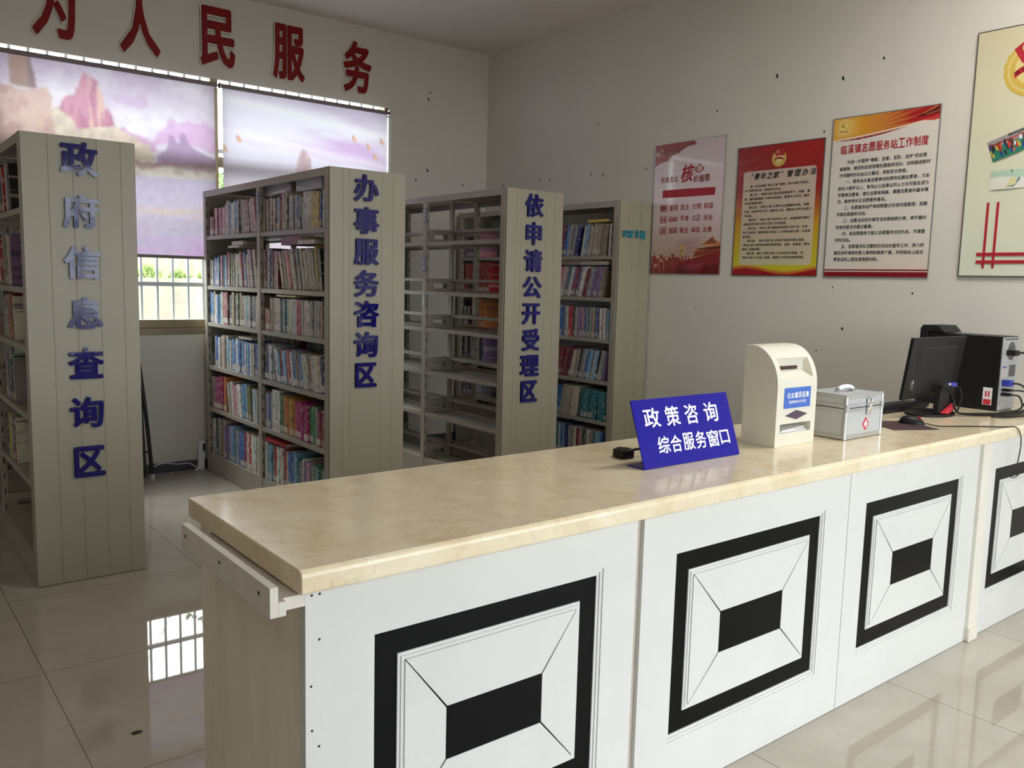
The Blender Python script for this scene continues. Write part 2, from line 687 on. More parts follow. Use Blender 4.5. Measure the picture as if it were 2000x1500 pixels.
# ================================================================== the room
f = MB().box(XL, XR, YF, YB, -.1, 0)
struct('floor', f, M_floor)
struct('ceiling', MB().box(XL - .2, XR + .2, YF - .2, YB + .22, ZC, ZC + .15), M_ceil)
w = MB()
w.box(XL - .2, WIN[0], YB, YB + .22, -.1, ZC).box(WIN[1], XR + .2, YB, YB + .22, -.1, ZC)
w.box(WIN[0], WIN[1], YB, YB + .22, -.1, WIN[2]).box(WIN[0], WIN[1], YB, YB + .22, WIN[3], ZC)
wall_back = struct('wall_back', w, M_wall)
wall_right = struct('wall_right', MB().box(XR, XR + .2, YF - .2, YB, -.1, ZC), M_wall)
struct('wall_left', MB().box(XL - .2, XL, YF - .2, YB, -.1, ZC), M_wall)
w = MB()
w.box(XL, OPEN[0], YF - .2, YF, -.1, ZC).box(OPEN[1], XR, YF - .2, YF, -.1, ZC).box(OPEN[0], OPEN[1], YF - .2, YF, OPEN[3], ZC)
struct('wall_front', w, M_wall)
struct('baseboard_back', MB().box(XL, XR, YB - .012, YB, 0, .077), M_base)
struct('baseboard_right', MB().box(XR - .012, XR, YF, YB - .012, 0, .077), M_base)

# shop-front glazing behind the photographer
d = MB()
nx = 5
for i in range(nx + 1):
    x = OPEN[0] + (OPEN[1] - OPEN[0]) * i / nx
    x = min(max(x, OPEN[0] + .025), OPEN[1] - .025)
    d.box(x - .025, x + .025, YF - .13, YF - .07, 0, OPEN[3])
for z in (.03, 2.1, OPEN[3] - .025):
    d.box(OPEN[0], OPEN[1], YF - .125, YF - .075, z - .025, z + .025)
dr = struct('door_1', d, M_bronze)
obj('pane', MB().box(OPEN[0] + .03, OPEN[1] - .03, YF - .103, YF - .097, .06, OPEN[3] - .05), M_tint, dr)

# added unseen ceiling lamps that brighten worktop, right wall and counter end
def fill_lamp_panel(x, y, power, label):
    t = thing('added_ceiling_light', label, 'light', (x, y, ZC), group='added ceiling fill lights')
    obj('housing', MB().box(x - .62, x + .62, y - .17, y + .17, ZC - .06, ZC - .001), M_fillwhite, t)
    obj('fill_diffuser', MB().box(x - .60, x + .60, y - .15, y + .15, ZC - .072, ZC - .0605), fill_lamp_mat(power), t)


def fill_lamp_mat(power):
    m = bpy.data.materials.new('added_lamp_diffuser')
    m.use_nodes = True
    b = m.node_tree.nodes['Principled BSDF']
    b.inputs['Base Color'].default_value = (.8, .8, .8, 1)
    b.inputs['Emission Color'].default_value = (1, .965, .89, 1)
    b.inputs['Emission Strength'].default_value = power
    return m


M_fillwhite = mat('added_lamp_housing_white', (.8, .8, .78), .4)
fill_lamp_panel(3.7, 1.5, 42, 'added white fill-light ceiling panel over the right end of the counter, out of frame')
fill_lamp_panel(-.8, 1.2, 8, 'added white fill-light ceiling panel left of the photographer, out of frame')

# nail holes and scuffs left on the plaster
def wall_mark(wall, axis, pts):
    for a, z, s in pts:
        mb = MB()
        n = 9
        ph = random.random() * 6
        P = []
        for k in range(n):
            t = 2 * PI * k / n
            rr = s * (.7 + .5 * random.random())
            P.append((math.cos(t) * rr * .8, math.sin(t) * rr * 1.25))
        if axis == 'X':
            mb.prism(P, lambda p, q, t: (t, a + p, z + q), XR - .0015, XR)
        else:
            mb.prism(P, lambda p, q, t: (a + p, t, z + q), YB - .0015, YB)
        obj('nail_hole', mb, M_dark, wall)


wall_mark(wall_right, 'X', [(4.064, 2.833, .008), (3.574, 2.997, .012), (3.082, 2.899, .012), (2.819, 2.975, .009), (5.304, 2.899, .006),
                            (5.363, 2.493, .008), (5.22, 2.477, .008), (4.732, 2.484, .007), (3.191, 2.584, .008), (2.967, 1.322, .008), (3.143, 1.166, .006),
                            (4.17, 1.414, .004), (3.056, 1.585, .006), (2.529, 1.559, .007), (6.034, 2.489, .009), (5.899, 2.484, .009), (6.582, 2.488, .009)])
wall_mark(wall_back, 'Y', [(4.4, 3.288, .008), (4.384, 3.226, .01), (4.383, 2.583, .013), (4.256, 2.487, .009), (4.787, 2.488, .009)])

# ------------------------------------------------------------------ back window
x0, x1, z0, z1 = WIN
w = MB()
ya, yb = YB + .012, YB + .075
w.box(x0, x1, ya - .012, yb, z0, z0 + .052).box(x0, x1, ya + .012, yb, z0 + .052, z0 + .118)        # two-step sill rail
w.box(x0, x1, ya + .01, yb, z1 - .02, z1).box(x0, x0 + .045, ya, yb, z0 + .1, z1 - .02).box(x1 - .035, x1, ya, yb, z0 + .1, z1 - .02)
w.box(2.372, 2.431, ya - .004, yb, z0 + .1, z1 - .02)
w.box(x0 + .045, 2.372, ya, yb, 2.418, 2.497).box(2.431, x1 - .035, ya, yb, 2.418, 2.497)
win = struct('window_1', w, M_bronze, bevel=.003)
struct('trim_1', MB().box(x0, x1, YB - .0005, YB + .006, 3.087, z1), M_wall)
for a, b in ((x0 + .045, 2.372), (2.431, x1 - .035)):
    for c, e in ((z0 + .118, 2.418), (2.497, z1 - .02)):
        obj('pane', MB().box(a, b, YB + .04, YB + .046, c, e), M_glass, win)

# security grille outside the glass
g = thing('security_grille', 'white steel bar grille fixed outside the back window', 'grille', (2.4, YB + .16, z0))
xs = [1.864 + .1195 * k for k in range(-8, 18)]
vb = MB()
for x in xs:
    if x0 + .02 < x < x1 - .02:
        vb.tube([(x, YB + .16, z0 + .001), (x, YB + .16, z1 - .001)], .0105, 8)
obj('vertical_bars', vb, M_grille, g)
hb = MB()
for z in (1.482, 1.98, 2.56):
    hb.box(x0 + .001, x1 - .001, YB + .148, YB + .172, z - .016, z + .016)
obj('cross_bars', hb, M_grille, g)

# roller blinds with printed landscapes
M_print_blind = attr_mat('printed_blind_cloth', translucent=.235, refl=.55)


def blind_left(U, Wg, C):
    X = .868 + U * (2.386 - .868)
    Z = 1.70 + Wg * (3.035 - 1.70)
    jx = (fbm(X * 9, Z * 9, 5) - .5) * .10
    jz = (fbm(X * 9 + 7, Z * 9, 6) - .5) * .10
    Xj, Zj = X + jx, Z + jz
    cl = fbm(X * 1.6 + Z * .5, Z * 4.5, 1)
    sky = np.clip((3.05 - Z) / .45, 0, 1)
    base = lin((196, 180, 206)) * (1 - sky[..., None]) + lin((236, 234, 243)) * sky[..., None]
    C[:] = base
    k = np.clip((cl - .5) * 3, 0, 1)[..., None]
    C[:] = C * (1 - k * .6) + lin((205, 180, 212)) * k * .6
    k = np.clip((fbm(X * 2.2, Z * 3, 3) - .52) * 4, 0, 1)[..., None] * np.clip((Z - 2.4) / .2, 0, 1)[..., None]
    C[:] = C * (1 - k * .7) + lin((246, 245, 250)) * k * .7
    put(C, inpoly(Xj, Zj, [(1.629, 2.842), (1.717, 2.866), (1.793, 2.827), (1.877, 2.854), (1.93, 2.795), (1.792, 2.77), (1.714, 2.772)]), (208, 178, 214), .6)
    put(C, inpoly(X + jx * .4, Z + jz * .4, [(2.02, 2.676), (2.047, 2.744), (2.096, 2.72), (2.122, 2.709), (2.176, 2.743), (2.23, 2.723), (2.289, 2.739), (2.34, 2.707), (2.39, 2.689), (2.39, 2.5), (2.112, 2.574), (1.9, 2.497), (1.95, 2.605), (2.0, 2.656)]), (214, 172, 216), .75)
    put(C, inpoly(X + jx * .4, Z + jz * .4, [(1.6, 2.55), (1.675, 2.613), (1.71, 2.632), (1.752, 2.594), (1.801, 2.578), (1.9, 2.535), (1.95, 2.48), (1.7, 2.45)]), (208, 160, 200), .8)
    put(C, inpoly(X + jx * .3, Z + jz * .3, [(1.95, 2.45), (2.012, 2.487), (2.037, 2.603), (2.063, 2.61), (2.081, 2.559), (2.104, 2.547), (2.117, 2.624), (2.136, 2.65), (2.159, 2.63), (2.181, 2.563), (2.234, 2.523), (2.304, 2.489), (2.39, 2.462), (2.39, 2.39), (1.95, 2.39)]), (176, 148, 186), .85)
    sl = inpoly(Xj, Zj, [(1.16, 2.633), (1.241, 2.66), (1.307, 2.699), (1.371, 2.662), (1.437, 2.646), (1.539, 2.685), (1.624, 2.679), (1.692, 2.597), (1.779, 2.553), (1.886, 2.491), (1.95, 2.341), (1.1, 2.25)])
    put(C, sl, (222, 208, 186), .85)
    tx = fbm(X * 24, Z * 24, 9)
    put(C, sl & (tx > .52), (190, 176, 170), .5)
    rm = inpoly(X + jx * .35, Z + jz * .35, [(1.392, 2.806), (1.401, 2.86), (1.421, 2.87), (1.433, 2.942), (1.447, 2.972), (1.497, 2.963), (1.546, 2.925), (1.558, 2.867), (1.577, 2.816), (1.588, 2.739), (1.623, 2.744), (1.638, 2.681), (1.647, 2.628), (1.401, 2.578), (1.371, 2.644), (1.3, 2.687), (1.309, 2.748), (1.343, 2.795), (1.373, 2.806)])
    put(C, rm, (206, 150, 172), .9)
    st = fbm(X * 40, Z * 5, 12)
    put(C, rm & (st > .55) & (X > 1.48), (234, 205, 190), .7)
    put(C, rm & (st < .42), (180, 122, 150), .6)
    ms = inpoly(X + jx * .3, Z + jz * .3, [(.86, 2.815), (.998, 2.813), (1.052, 2.798), (1.152, 2.803), (1.178, 2.825), (1.222, 2.825), (1.248, 2.766), (1.25, 2.708), (1.253, 2.611), (1.269, 2.518), (1.2, 2.3), (.86, 2.3)])
    put(C, ms, (214, 186, 178), .92)
    put(C, ms & (fbm(X * 14, Z * 10, 21) > .54), (190, 158, 156), .55)
    tp = inpoly(X + jx * .25, Z + jz * .25, [(.998, 3.06), (1.114, 3.06), (1.127, 2.97), (1.137, 2.92), (1.155, 2.807), (1.059, 2.813), (.996, 2.823), (.991, 2.929)])
    put(C, tp, (176, 150, 140), .92)
    put(C, tp & (X > 1.105), (140, 124, 134), .7)
    sh = (Zj < 2.40) & (Z > 2.285 + .02 * (X - 1.8))
    put(C, sh, (200, 188, 176), .8)
    put(C, sh & (tx > .53), (165, 150, 140), .5)
    put(C, sh & (Zj > 2.355), (150, 118, 128), .65)
    wt = Z <= 2.285 + .02 * (X - 1.8)
    put(C, wt, (182, 172, 196), .9)
    rip = fbm(X * 3, Z * 55, 31)
    warm = np.exp(-((Z - 2.02) / .08) ** 2)
    k = (wt * warm * np.clip((rip - .4) * 4, 0, 1))[..., None]
    C[:] = C * (1 - k * .75) + lin((204, 186, 168)) * k * .75
    k = (wt * np.clip((1.93 - Z) / .2, 0, 1) * np.clip((rip - .35) * 4, 0, 1))[..., None]
    C[:] = C * (1 - k * .7) + lin((204, 160, 206)) * k * .7
    C[:] = C * (.90 + .20 * fbm(X * 30, Z * 30, 77))[..., None]
    return soften(C, 5)


def blind_right(U, Wg, C):
    X = 2.447 + U * (3.925 - 2.447)
    Z = 1.70 + Wg * (3.035 - 1.70)
    d = Z + .10 * (X - 2.45)
    s = fbm(X * 1.1, d * 5.5, 41)
    C[:] = lin((226, 222, 238))
    k = np.clip((s - .47) * 4, 0, 1)[..., None]
    C[:] = C * (1 - k) + lin((204, 178, 216)) * k
    k = np.exp(-((d - 2.96) / .05) ** 2)[..., None]
    C[:] = C * (1 - k * .8) + lin((240, 240, 246)) * k * .8
    k = np.exp(-((d - 2.70) / .04) ** 2)[..., None]
    C[:] = C * (1 - k * .5) + lin((244, 240, 250)) * k * .5
    k = np.clip((Z - 2.93) / .1, 0, 1)[..., None]
    C[:] = C * (1 - k * .5) + lin((196, 180, 212)) * k * .5
    jx = (fbm(X * 9, Z * 9, 5) - .5) * .05
    rk = inpoly(X + jx, Z, [(3.06, 2.3), (3.077, 2.545), (3.104, 2.606), (3.132, 2.635), (3.16, 2.617), (3.192, 2.557), (3.21, 2.3)])
    put(C, rk, (208, 184, 188), .95)
    put(C, rk & (fbm(X * 30, Z * 12, 44) > .53), (184, 156, 166), .6)
    for bx, bz in ((2.578, 2.642), (3.599, 2.766), (3.74, 2.713), (3.806, 2.632), (3.872, 2.773), (2.462, 2.556)):
        put(C, inpoly(X, Z, [(bx - .022, bz + .035), (bx - .002, bz + .03), (bx + .012, bz + .008), (bx + .03, bz - .01), (bx + .005, bz - .028), (bx - .012, bz - .012)]), (226, 178, 140), .95)
        put(C, inpoly(X, Z, [(bx - .022, bz + .035), (bx - .01, bz + .03), (bx - .008, bz - .01), (bx - .018, bz - .01)]), (170, 120, 110), .7)
    lo = np.clip((2.42 - Z) / .15, 0, 1)[..., None]
    C[:] = C * (1 - lo * .6) + lin((206, 190, 196)) * lo * .6
    band = np.exp(-((Z - 2.38) / .05) ** 2)[..., None]
    C[:] = C * (1 - band * .35) + lin((150, 130, 140)) * band * .35
    return soften(C, 4)


YBL = 6.815
M_tube = mat('white_roller_tube', (.88, .87, .84), .3)
M_hem = mat('blind_hem_bar', (.24, .20, .20), .5)
for nm, bx0, bx1, fnc, lab in (('L', .868, 2.386, blind_left, 'roller blind printed with pink cliffs and a lake, left of the window post'),
                               ('R', 2.447, 3.925, blind_right, 'roller blind printed with lilac clouds and orange birds, right of the window post')):
    t = thing('roller_blind', lab, 'blind', ((bx0 + bx1) / 2, YBL, 3.06), group='printed roller blinds')
    picture('blind_cloth', lambda u, w: (bx0 + u * (bx1 - bx0), YBL + .0, 1.70 + w * (3.035 - 1.70)), 260, 230, fnc, M_print_blind, t)
    obj('roller_tube', MB().tube([(bx0 - .012, YBL + .004, 3.034), (bx1 + .012, YBL + .004, 3.034)], .0175, 16), M_hem, t, smooth=True)
    obj('hem_bar', MB().box(bx0, bx1, YBL - .008, YBL + .008, 1.682, 1.706), M_hem, t, bevel=.003)
    for x in (bx0 - .02, bx1 + .014):
        br = MB()
        br.tube([(x, YBL + .004, 3.034), (x + .006, YBL + .004, 3.034)], .024, 14)
        br.box(x, x + .006, YBL + .004, YB - .0006, 3.03, 3.05)
        obj('bracket', br, M_chrome, t)
# white side channel of the right blind
tag(obj('blind_side_channel', MB().box(3.932, 3.944, YBL - .012, YB - .001, 1.12, 2.995).box(3.95, 3.975, YB - .03, YB - .001, 1.12, 2.995), M_tube),
    'white vertical channel strip at the right edge of the window', 'trim')

# ------------------------------------------------------------------ outside the window
M_gwall = mat('weathered_garden_wall', (.30, .27, .21), .9, var=.38, vscale=1.3, bump=.2, bscale=12)
M_ground = mat('outdoor_concrete', (.22, .21, .20), .9, var=.2, vscale=1)
M_grass = mat('grass_blades', (.26, .35, .12), .7, var=.3, vscale=9)
M_bank = mat('dry_reed_bank', (.30, .26, .19), .9, var=.45, vscale=5, stretch=(3, 1, .35))
M_twig = mat('bare_twig', (.30, .22, .15), .8)
M_leaf = mat('bright_leaves', (.10, .19, .035), .6, var=.3, vscale=7)
o = obj('ground_outside', MB().box(-14, 20, YB + .22, 30, -.3, -.15).box(-14, 20, -30, YF - .2, -.3, -.06), M_ground)
tag(o, kind='structure')
gw = MB().box(-4, 12, 9.5, 9.75, -.15, 1.52)
tag(obj('garden_wall', gw, M_gwall), 'weathered cream garden wall standing outside the back window', 'wall')
tag(obj('drain_pipe', MB().tube([(2.30, 9.45, -.15), (2.30, 9.45, 1.56)], .035, 10), mat('old_pipe', (.50, .38, .32), .7)),
    'thin upright pipe in front of the garden wall outside', 'pipe')
tag(obj('earth_bank', MB().prism([(-4, -.15), (12, -.15), (12, 2.3), (9, 2.5), (6.2, 2.15), (4.6, 2.32), (3, 2.1), (1, 2.35), (-4, 2.2)], lambda p, q, t: (p, t, q), 12.6, 13.2), M_bank),
    'tan bank of dry reeds rising behind the garden wall', 'bank')


def tuft(x, y, z, n, h, spread, label):
    mb = MB()
    for i in range(n):
        a = random.random() * 2 * PI
        r = spread * random.random()
        bx, by = x + math.cos(a) * r, y + math.sin(a) * r * .35
        hh = h * (.5 + .6 * random.random()) * (1 - .5 * r / spread)
        dx, dy = (random.random() - .5) * .1, (random.random() - .5) * .08
        wv = .006 + .006 * random.random()
        b = random.random() * PI
        ux, uy = math.cos(b) * wv, math.sin(b) * wv
        mb.add([(bx - ux, by - uy, z), (bx + ux, by + uy, z), (bx + dx * .5 + ux * .7, by + dy * .5 + uy * .7, z + hh * .6), (bx + dx * .5 - ux * .7, by + dy * .5 - uy * .7, z + hh * .6), (bx + dx, by + dy, z + hh)],
               [(0, 1, 2, 3), (3, 2, 4)])
    tag(obj('grass_tuft', mb, M_grass), label, 'grass', 'grass tufts on the garden wall')


for i, (x, h, sp, l) in enumerate(((2.62, .17, .16, 'green grass tuft on the garden wall, leftmost through the window bars'),
                                   (2.95, .12, .12, 'short grass tuft on the garden wall, second from left through the bars'),
                                   (3.28, .15, .13, 'yellow green grass tuft on the wall, third from left through the bars'),
                                   (3.56, .13, .14, 'grass tuft on the garden wall, rightmost beside the bookcase'))):
    tuft(x, 9.62, 1.519, 260, h, sp, l)


def bare_tree(x, y, h, seed, label):
    r = random.Random(seed)
    mb = MB()

    def branch(p, d, L, rad, depth):
        pts = [Vector(p)]
        for k in range(4):
            d2 = (Vector(d) + Vector((r.uniform(-.18, .18), r.uniform(-.12, .12), r.uniform(-.05, .12)))).normalized()
            d = d2
            pts.append(pts[-1] + d2 * L / 4)
        mb.tube(pts, [rad * (1 - .14 * k) for k in range(5)], 5)
        if depth:
            for k in range(3):
                a = r.choice(pts[1:])
                nd = (Vector(d) + Vector((r.uniform(-.9, .9), r.uniform(-.5, .5), r.uniform(-.1, .5)))).normalized()
                branch(a, nd, L * .55, rad * .5, depth - 1)
    branch((x, y, -.15), (.04, 0, 1), h, .035, 3)
    tag(obj('bare_tree', mb, M_twig), label, 'tree')


bare_tree(2.55, 10.9, 3.6, 3, 'thin bare tree trunk behind the garden wall, seen at the left window bar')
bare_tree(4.9, 12.0, 3.4, 8, 'slender leafless tree behind the garden wall, right of the other bare trunk')
lb = MB()
for i in range(900):
    a, b = random.random() * 2 * PI, math.acos(2 * random.random() - 1)
    r = .75 * random.random() ** .4
    c = Vector((3.85 + r * math.sin(b) * math.cos(a), 10.5 + r * math.sin(b) * math.sin(a) * .6, 2.40 + .75 * r * math.cos(b)))
    u = Vector((random.gauss(0, 1), random.gauss(0, 1), random.gauss(0, 1))).normalized() * .05
    v = u.cross(Vector((random.gauss(0, 1), random.gauss(0, 1), random.gauss(0, 1)))).normalized() * .028
    lb.add([c - u, c - v, c + u, c + v], [(0, 1, 2, 3)])
t = thing('leafy_bush', 'bright green leafy bush outside, glimpsed beside the window post', 'bush', (3.85, 10.5, -.15))
obj('foliage', lb, M_leaf, t)
obj('stem', MB().tube([(3.85, 10.5, -.15), (3.87, 10.5, 1.2), (3.85, 10.5, 2.2)], .03, 6), M_twig, t)

# ------------------------------------------------------------------ red slogan above the window
pos_word = {0: 'leftmost, cut by the frame top', 1: 'second from left, two strokes', 2: 'third from left', 3: 'fourth from left', 4: 'rightmost of the row'}
for i, (ch, a, b, c, e) in enumerate((('为', 1.15, 1.425, 3.18, 3.64), ('人', 1.716, 1.996, 3.168, 3.62), ('民', 2.295, 2.564, 3.175, 3.621), ('服', 2.878, 3.152, 3.173, 3.608), ('务', 3.51, 3.778, 3.166, 3.596))):
    t = thing('wall_character', 'red white-edged slogan character above the window, ' + pos_word[i], 'sign', ((a + b) / 2, YB, c), group='red slogan characters')
    fn = lambda u, w, tt: (u, YB - tt, w)
    obj('face', glyph_fit(MB(), ch, fn, a, b, c, e, .010, .018, offset=.03), M_red, t)
    q = .011
    obj('white_edge', glyph_fit(MB(), ch, fn, a - q, b + q, c - q, e + q, .001, .010, offset=.058), M_edge, t)

# ================================================================== bookcases
LEVELS = (1.86, 1.48, 1.195, .855, .52, .155)      # shelf tops
HT = 2.2065


def end_panel_mesh(x0, x1, ya, yb, grooves, ridges=(), gw=.002):
    """sheet with narrow vertical grooves (and raised ribs) pressed into its front (ya side)"""
    P = [(x0, yb), (x0, ya)]
    ev = sorted([(g, 0) for g in grooves] + [(r, 1) for r in ridges])
    for g, k in ev:
        if k == 0:
            P += [(g - gw, ya), (g - gw * .3, ya + gw), (g + gw * .3, ya + gw), (g + gw, ya)]
        else:
            P += [(g - .006, ya), (g - .003, ya - .006), (g + .003, ya - .006), (g + .006, ya)]
    P += [(x1, ya), (x1, yb)]
    return MB().prism(P, lambda p, q, t: (p, q, t), .004, HT)


def post(x, y0, y1, zt=HT):
    mb = MB().box(x - .014, x + .014, y0, y1, 0, zt)
    for k in range(22):
        z = .16 + k * .092
        for yy in (y0 - .0006, y1 - .0004):
            mb.box(x - .003, x + .003, yy, yy + .001, z, z + .035, 1)
    return mb


def bracket_mesh(xa, xb, y, z, h=.10):
    """side plate with a long slot hole"""
    a, b = xa + .22 * (xb - xa), xa + .80 * (xb - xa)
    zs, zt = z + .025, z + .062
    mb = MB()
    t = .003
    mb.box(xa, a, y, y + t, z, z + h).box(b, xb, y, y + t, z, z + h).box(a, b, y, y + t, z, zs).box(a, b, y, y + t, zt, z + h)
    return mb


def shelf(case, xf, xb, ya, yb, z):
    """tray with folded lip, its two slotted side plates and a rear stop rail; xf = open edge"""
    s = 1 if xb > xf else -1
    xa, xz = min(xf, xb), max(xf, xb)
    mb = MB().box(xa, xz, ya + .002, yb - .002, z - .014, z)
    mb.box(min(xf, xf + s * .012), max(xf, xf + s * .012), ya + .002, yb - .002, z - .029, z - .014)
    o = obj('shelf', mb, M_shelf, case)
    rail = MB().box(min(xb, xb - s * .01), max(xb, xb - s * .01), ya + .004, yb - .004, z + .078, z + .10)
    obj('stop_rail', rail, M_shelf, o)
    for y in (ya + .004, yb - .007):
        obj('side_plate', bracket_mesh(min(xf + s * .02, xb), max(xf + s * .02, xb), y, z), M_shelf, o)
    return o


def bookcase(label, x1, x2, y1, y2, double, pm, grooves, ridges=(), levels=LEVELS, ym=None, tagcol=None):
    c = thing('library_bookcase', label, 'bookcase', ((x1 + x2) / 2, (y1 + y2) / 2, 0), group='steel library bookcases')
    obj('end_panel', end_panel_mesh(x1 + .004, x2, y1 - .012, y1 + .004, grooves, ridges), pm, c)
    obj('end_panel', MB().box(x1 + .004, x2, y2 - .004, y2 + .01, .004, HT), pm, c)
    ym = ym or (y1 + y2) / 2 + .025
    xs = (x1 + .014, x2 - .014)
    for x in xs:
        for a, b in ((y1 + .004, y1 + .053), (ym - .024, ym + .024), (y2 - .053, y2 - .004)):
            obj('upright', post(x, a, b), [M_shelf, M_dark], c)
    if double:
        for a, b in ((y1 + .004, y1 + .03), (ym - .02, ym + .02), (y2 - .03, y2 - .004)):
            obj('upright', MB().box((x1 + x2) / 2 - .012, (x1 + x2) / 2 + .012, a, b, 0, HT - .002), M_shelf, c)
    bays = ((y1 + .055, ym - .025), (ym + .025, y2 - .055))
    for a, b in bays:
        obj('top_cover', MB().box(x1 + .001, x2 - .001, a - .001, b + .001, HT - .012, HT - .001).box(x1 + .001, x1 + .014, a, b, HT - .047, HT - .012).box(x2 - .014, x2 - .001, a, b, HT - .047, HT - .012), M_shelf, c)
        obj('kick_plate', MB().box(x1 + .003, x1 + .013, a, b, .002, .125), M_shelf, c)
        obj('kick_plate', MB().box(x2 - .013, x2 - .003, a, b, .002, .125), M_shelf, c)
        for z in levels:
            if double:
                xm = (x1 + x2) / 2
                shelf(c, x1 + .004, xm - .022, a, b, z)
                shelf(c, x2 - .004, xm + .022, a, b, z)
            else:
                shelf(c, x1 + .004, x2 - .03, a, b, z)
    return c, bays


def letters(case, chars, y, boxes, m, deep=.012, name='letter', offset=.03):
    for ch, (a, b, c, d) in zip(chars, boxes):
        mm = m(ch) if callable(m) else m
        obj(name, glyph_fit(MB(), ch, lambda u, w, t: (u, y - t, w), a, b, c, d, .0005, deep, offset=offset), mm, case,
            origin=((a + b) / 2, y, c) if False else None)


def side_tag(case, x, ym, z0, z1, txt, m):
    t = obj('shelf_tag', MB().box(x - .0035, x - .0005, ym - .020, ym + .020, z0, z1), m, case)
    n = len(txt)
    mb = MB()
    h = (z1 - z0) / (n + .4)
    for i, ch in enumerate(txt):
        zt = z1 - .2 * h - i * h
        glyph_fit(mb, ch, lambda u, w, tt: (x - .004 - tt, ym - u, w), -.015, .015, zt - h * .9, zt, 0., None, .03)
    obj('tag_lettering', mb, M_wtext, t)


M_tagblue = mat('shelf_tag_blue', (.10, .16, .34), .4)
M_tagpale = mat('shelf_tag_pale', (.30, .36, .36), .4)

c1, bays1 = bookcase('steel bookcase at the far left, tallest in view, with glossy blue lettering on its end', .70, 1.21, 4.623, 6.78, True, M_panel, (.816, .923, 1.031, 1.14), ym=5.68)
letters(c1, '政府信息查询区', 4.611, ((.868, 1.035, 2.02, 2.183), (.870, 1.032, 1.772, 1.935), (.869, 1.034, 1.526, 1.686), (.877, 1.036, 1.281, 1.438), (.873, 1.034, 1.033, 1.187), (.872, 1.026, .787, .942), (.884, 1.026, .536, .691)),
        M_navy)
c2, bays2 = bookcase('book-filled steel bookcase standing second from the left, nearest the end of the counter', 2.272, 2.786, 4.62, 6.78, True, M_panel, (2.36, 2.405, 2.62, 2.70), ym=5.68)
letters(c2, '办事服务咨询区', 4.608, ((2.429, 2.594, 2.019, 2.179), (2.43, 2.596, 1.828, 1.989), (2.43, 2.597, 1.646, 1.802), (2.431, 2.599, 1.454, 1.616), (2.432, 2.6, 1.271, 1.431), (2.432, 2.594, 1.087, 1.243), (2.442, 2.586, .903, 1.053)), M_navy)
side_tag(c2, 2.272, 5.68, 1.99, 2.13, '工业类', M_tagblue)
c3, bays3 = bookcase('empty open steel bookcase with bare shelves, third from the left', 3.61, 4.126, 4.66, 6.78, True, M_panel, (3.70, 3.74, 3.97, 4.05), ym=5.68)
letters(c3, '依申请公开受理区', 4.648, ((3.769, 3.932, 2.021, 2.181), (3.781, 3.921, 1.827, 1.988), (3.77, 3.934, 1.641, 1.799), (3.764, 3.935, 1.459, 1.61), (3.764, 3.927, 1.272, 1.421), (3.77, 3.927, 1.085, 1.242), (3.758, 3.929, .903, 1.054), (3.771, 3.919, .717, .87)), M_navy)
side_tag(c3, 3.61, 5.68, 2.01, 2.115, '综合类', M_tagblue)
side_tag(c3, 3.61, 5.68, 1.63, 1.75, '文艺类', M_tagblue)
side_tag(c3, 3.61, 5.68, 1.36, 1.465, '儿童类', M_tagpale)
LEV4 = (1.79, 1.464, 1.137, .806, .484, .155)
c4, bays4 = bookcase('single-sided steel bookcase against the right wall with small cyan lettering', 4.70, 5.045, 4.655, 6.78, False, M_panel_g, (4.80, 4.845), (4.935,), levels=LEV4, ym=5.70)
letters(c4, '农家书屋', 4.643, ((4.727, 4.787, 1.93, 1.987), (4.792, 4.848, 1.928, 1.989), (4.856, 4.912, 1.929, 1.992), (4.921, 4.982, 1.927, 1.991)), M_cyan, deep=.008, offset=.02)

# ------------------------------------------------------------------ books
PAL = {'W': ('white', (.66, .65, .61)), 'C': ('cream', (.56, .50, .40)), 'P': ('pink', (.60, .27, .33)), 'R': ('red', (.42, .03, .045)),
       'M': ('maroon', (.20, .025, .05)), 'B': ('blue', (.05, .15, .45)), 'L': ('light blue', (.24, .46, .68)), 'N': ('navy', (.03, .04, .15)),
       'T': ('teal', (.03, .20, .26)), 'G': ('green', (.08, .26, .11)), 'Y': ('yellow', (.60, .44, .09)), 'O': ('orange', (.55, .20, .06)),
       'V': ('violet', (.24, .17, .33)), 'K': ('black', (.025, .025, .03)), 'A': ('grey', (.34, .35, .36)), 'H': ('tan', (.36, .29, .22)),
       'S': ('olive', (.26, .26, .09)), 'I': ('magenta', (.34, .015, .14))}
ORD = ['zeroth', 'first', 'second', 'third', 'fourth', 'fifth', 'sixth', 'seventh', 'eighth', 'ninth', 'tenth']


def ordinal(n):
    if n <= 10:
        return ORD[n]
    suf = 'th' if 10 <= n % 100 <= 20 else {1: 'st', 2: 'nd', 3: 'rd'}.get(n % 10, 'th')
    return '%d%s' % (n, suf)


def book_meshes(t, h, d):
    """local: spine faces -X at x=0, thickness along Y (0..t going -Y), height Z"""
    c = .0022
    cov = MB()
    cov.box(0, c * 1.3, -t, 0, 0, h)                                   # spine
    cov.box(c * 1.3, d, -c, 0, 0, h).box(c * 1.3, d, -t, -t + c, 0, h)       # boards
    pg = MB().box(c * 1.3, d - .004, -t + c, -c, .002, h - .004)
    return cov, pg


BULK = {'v': [], 'f': [], 'c': []}      # the many small books of the right-hand bookcase


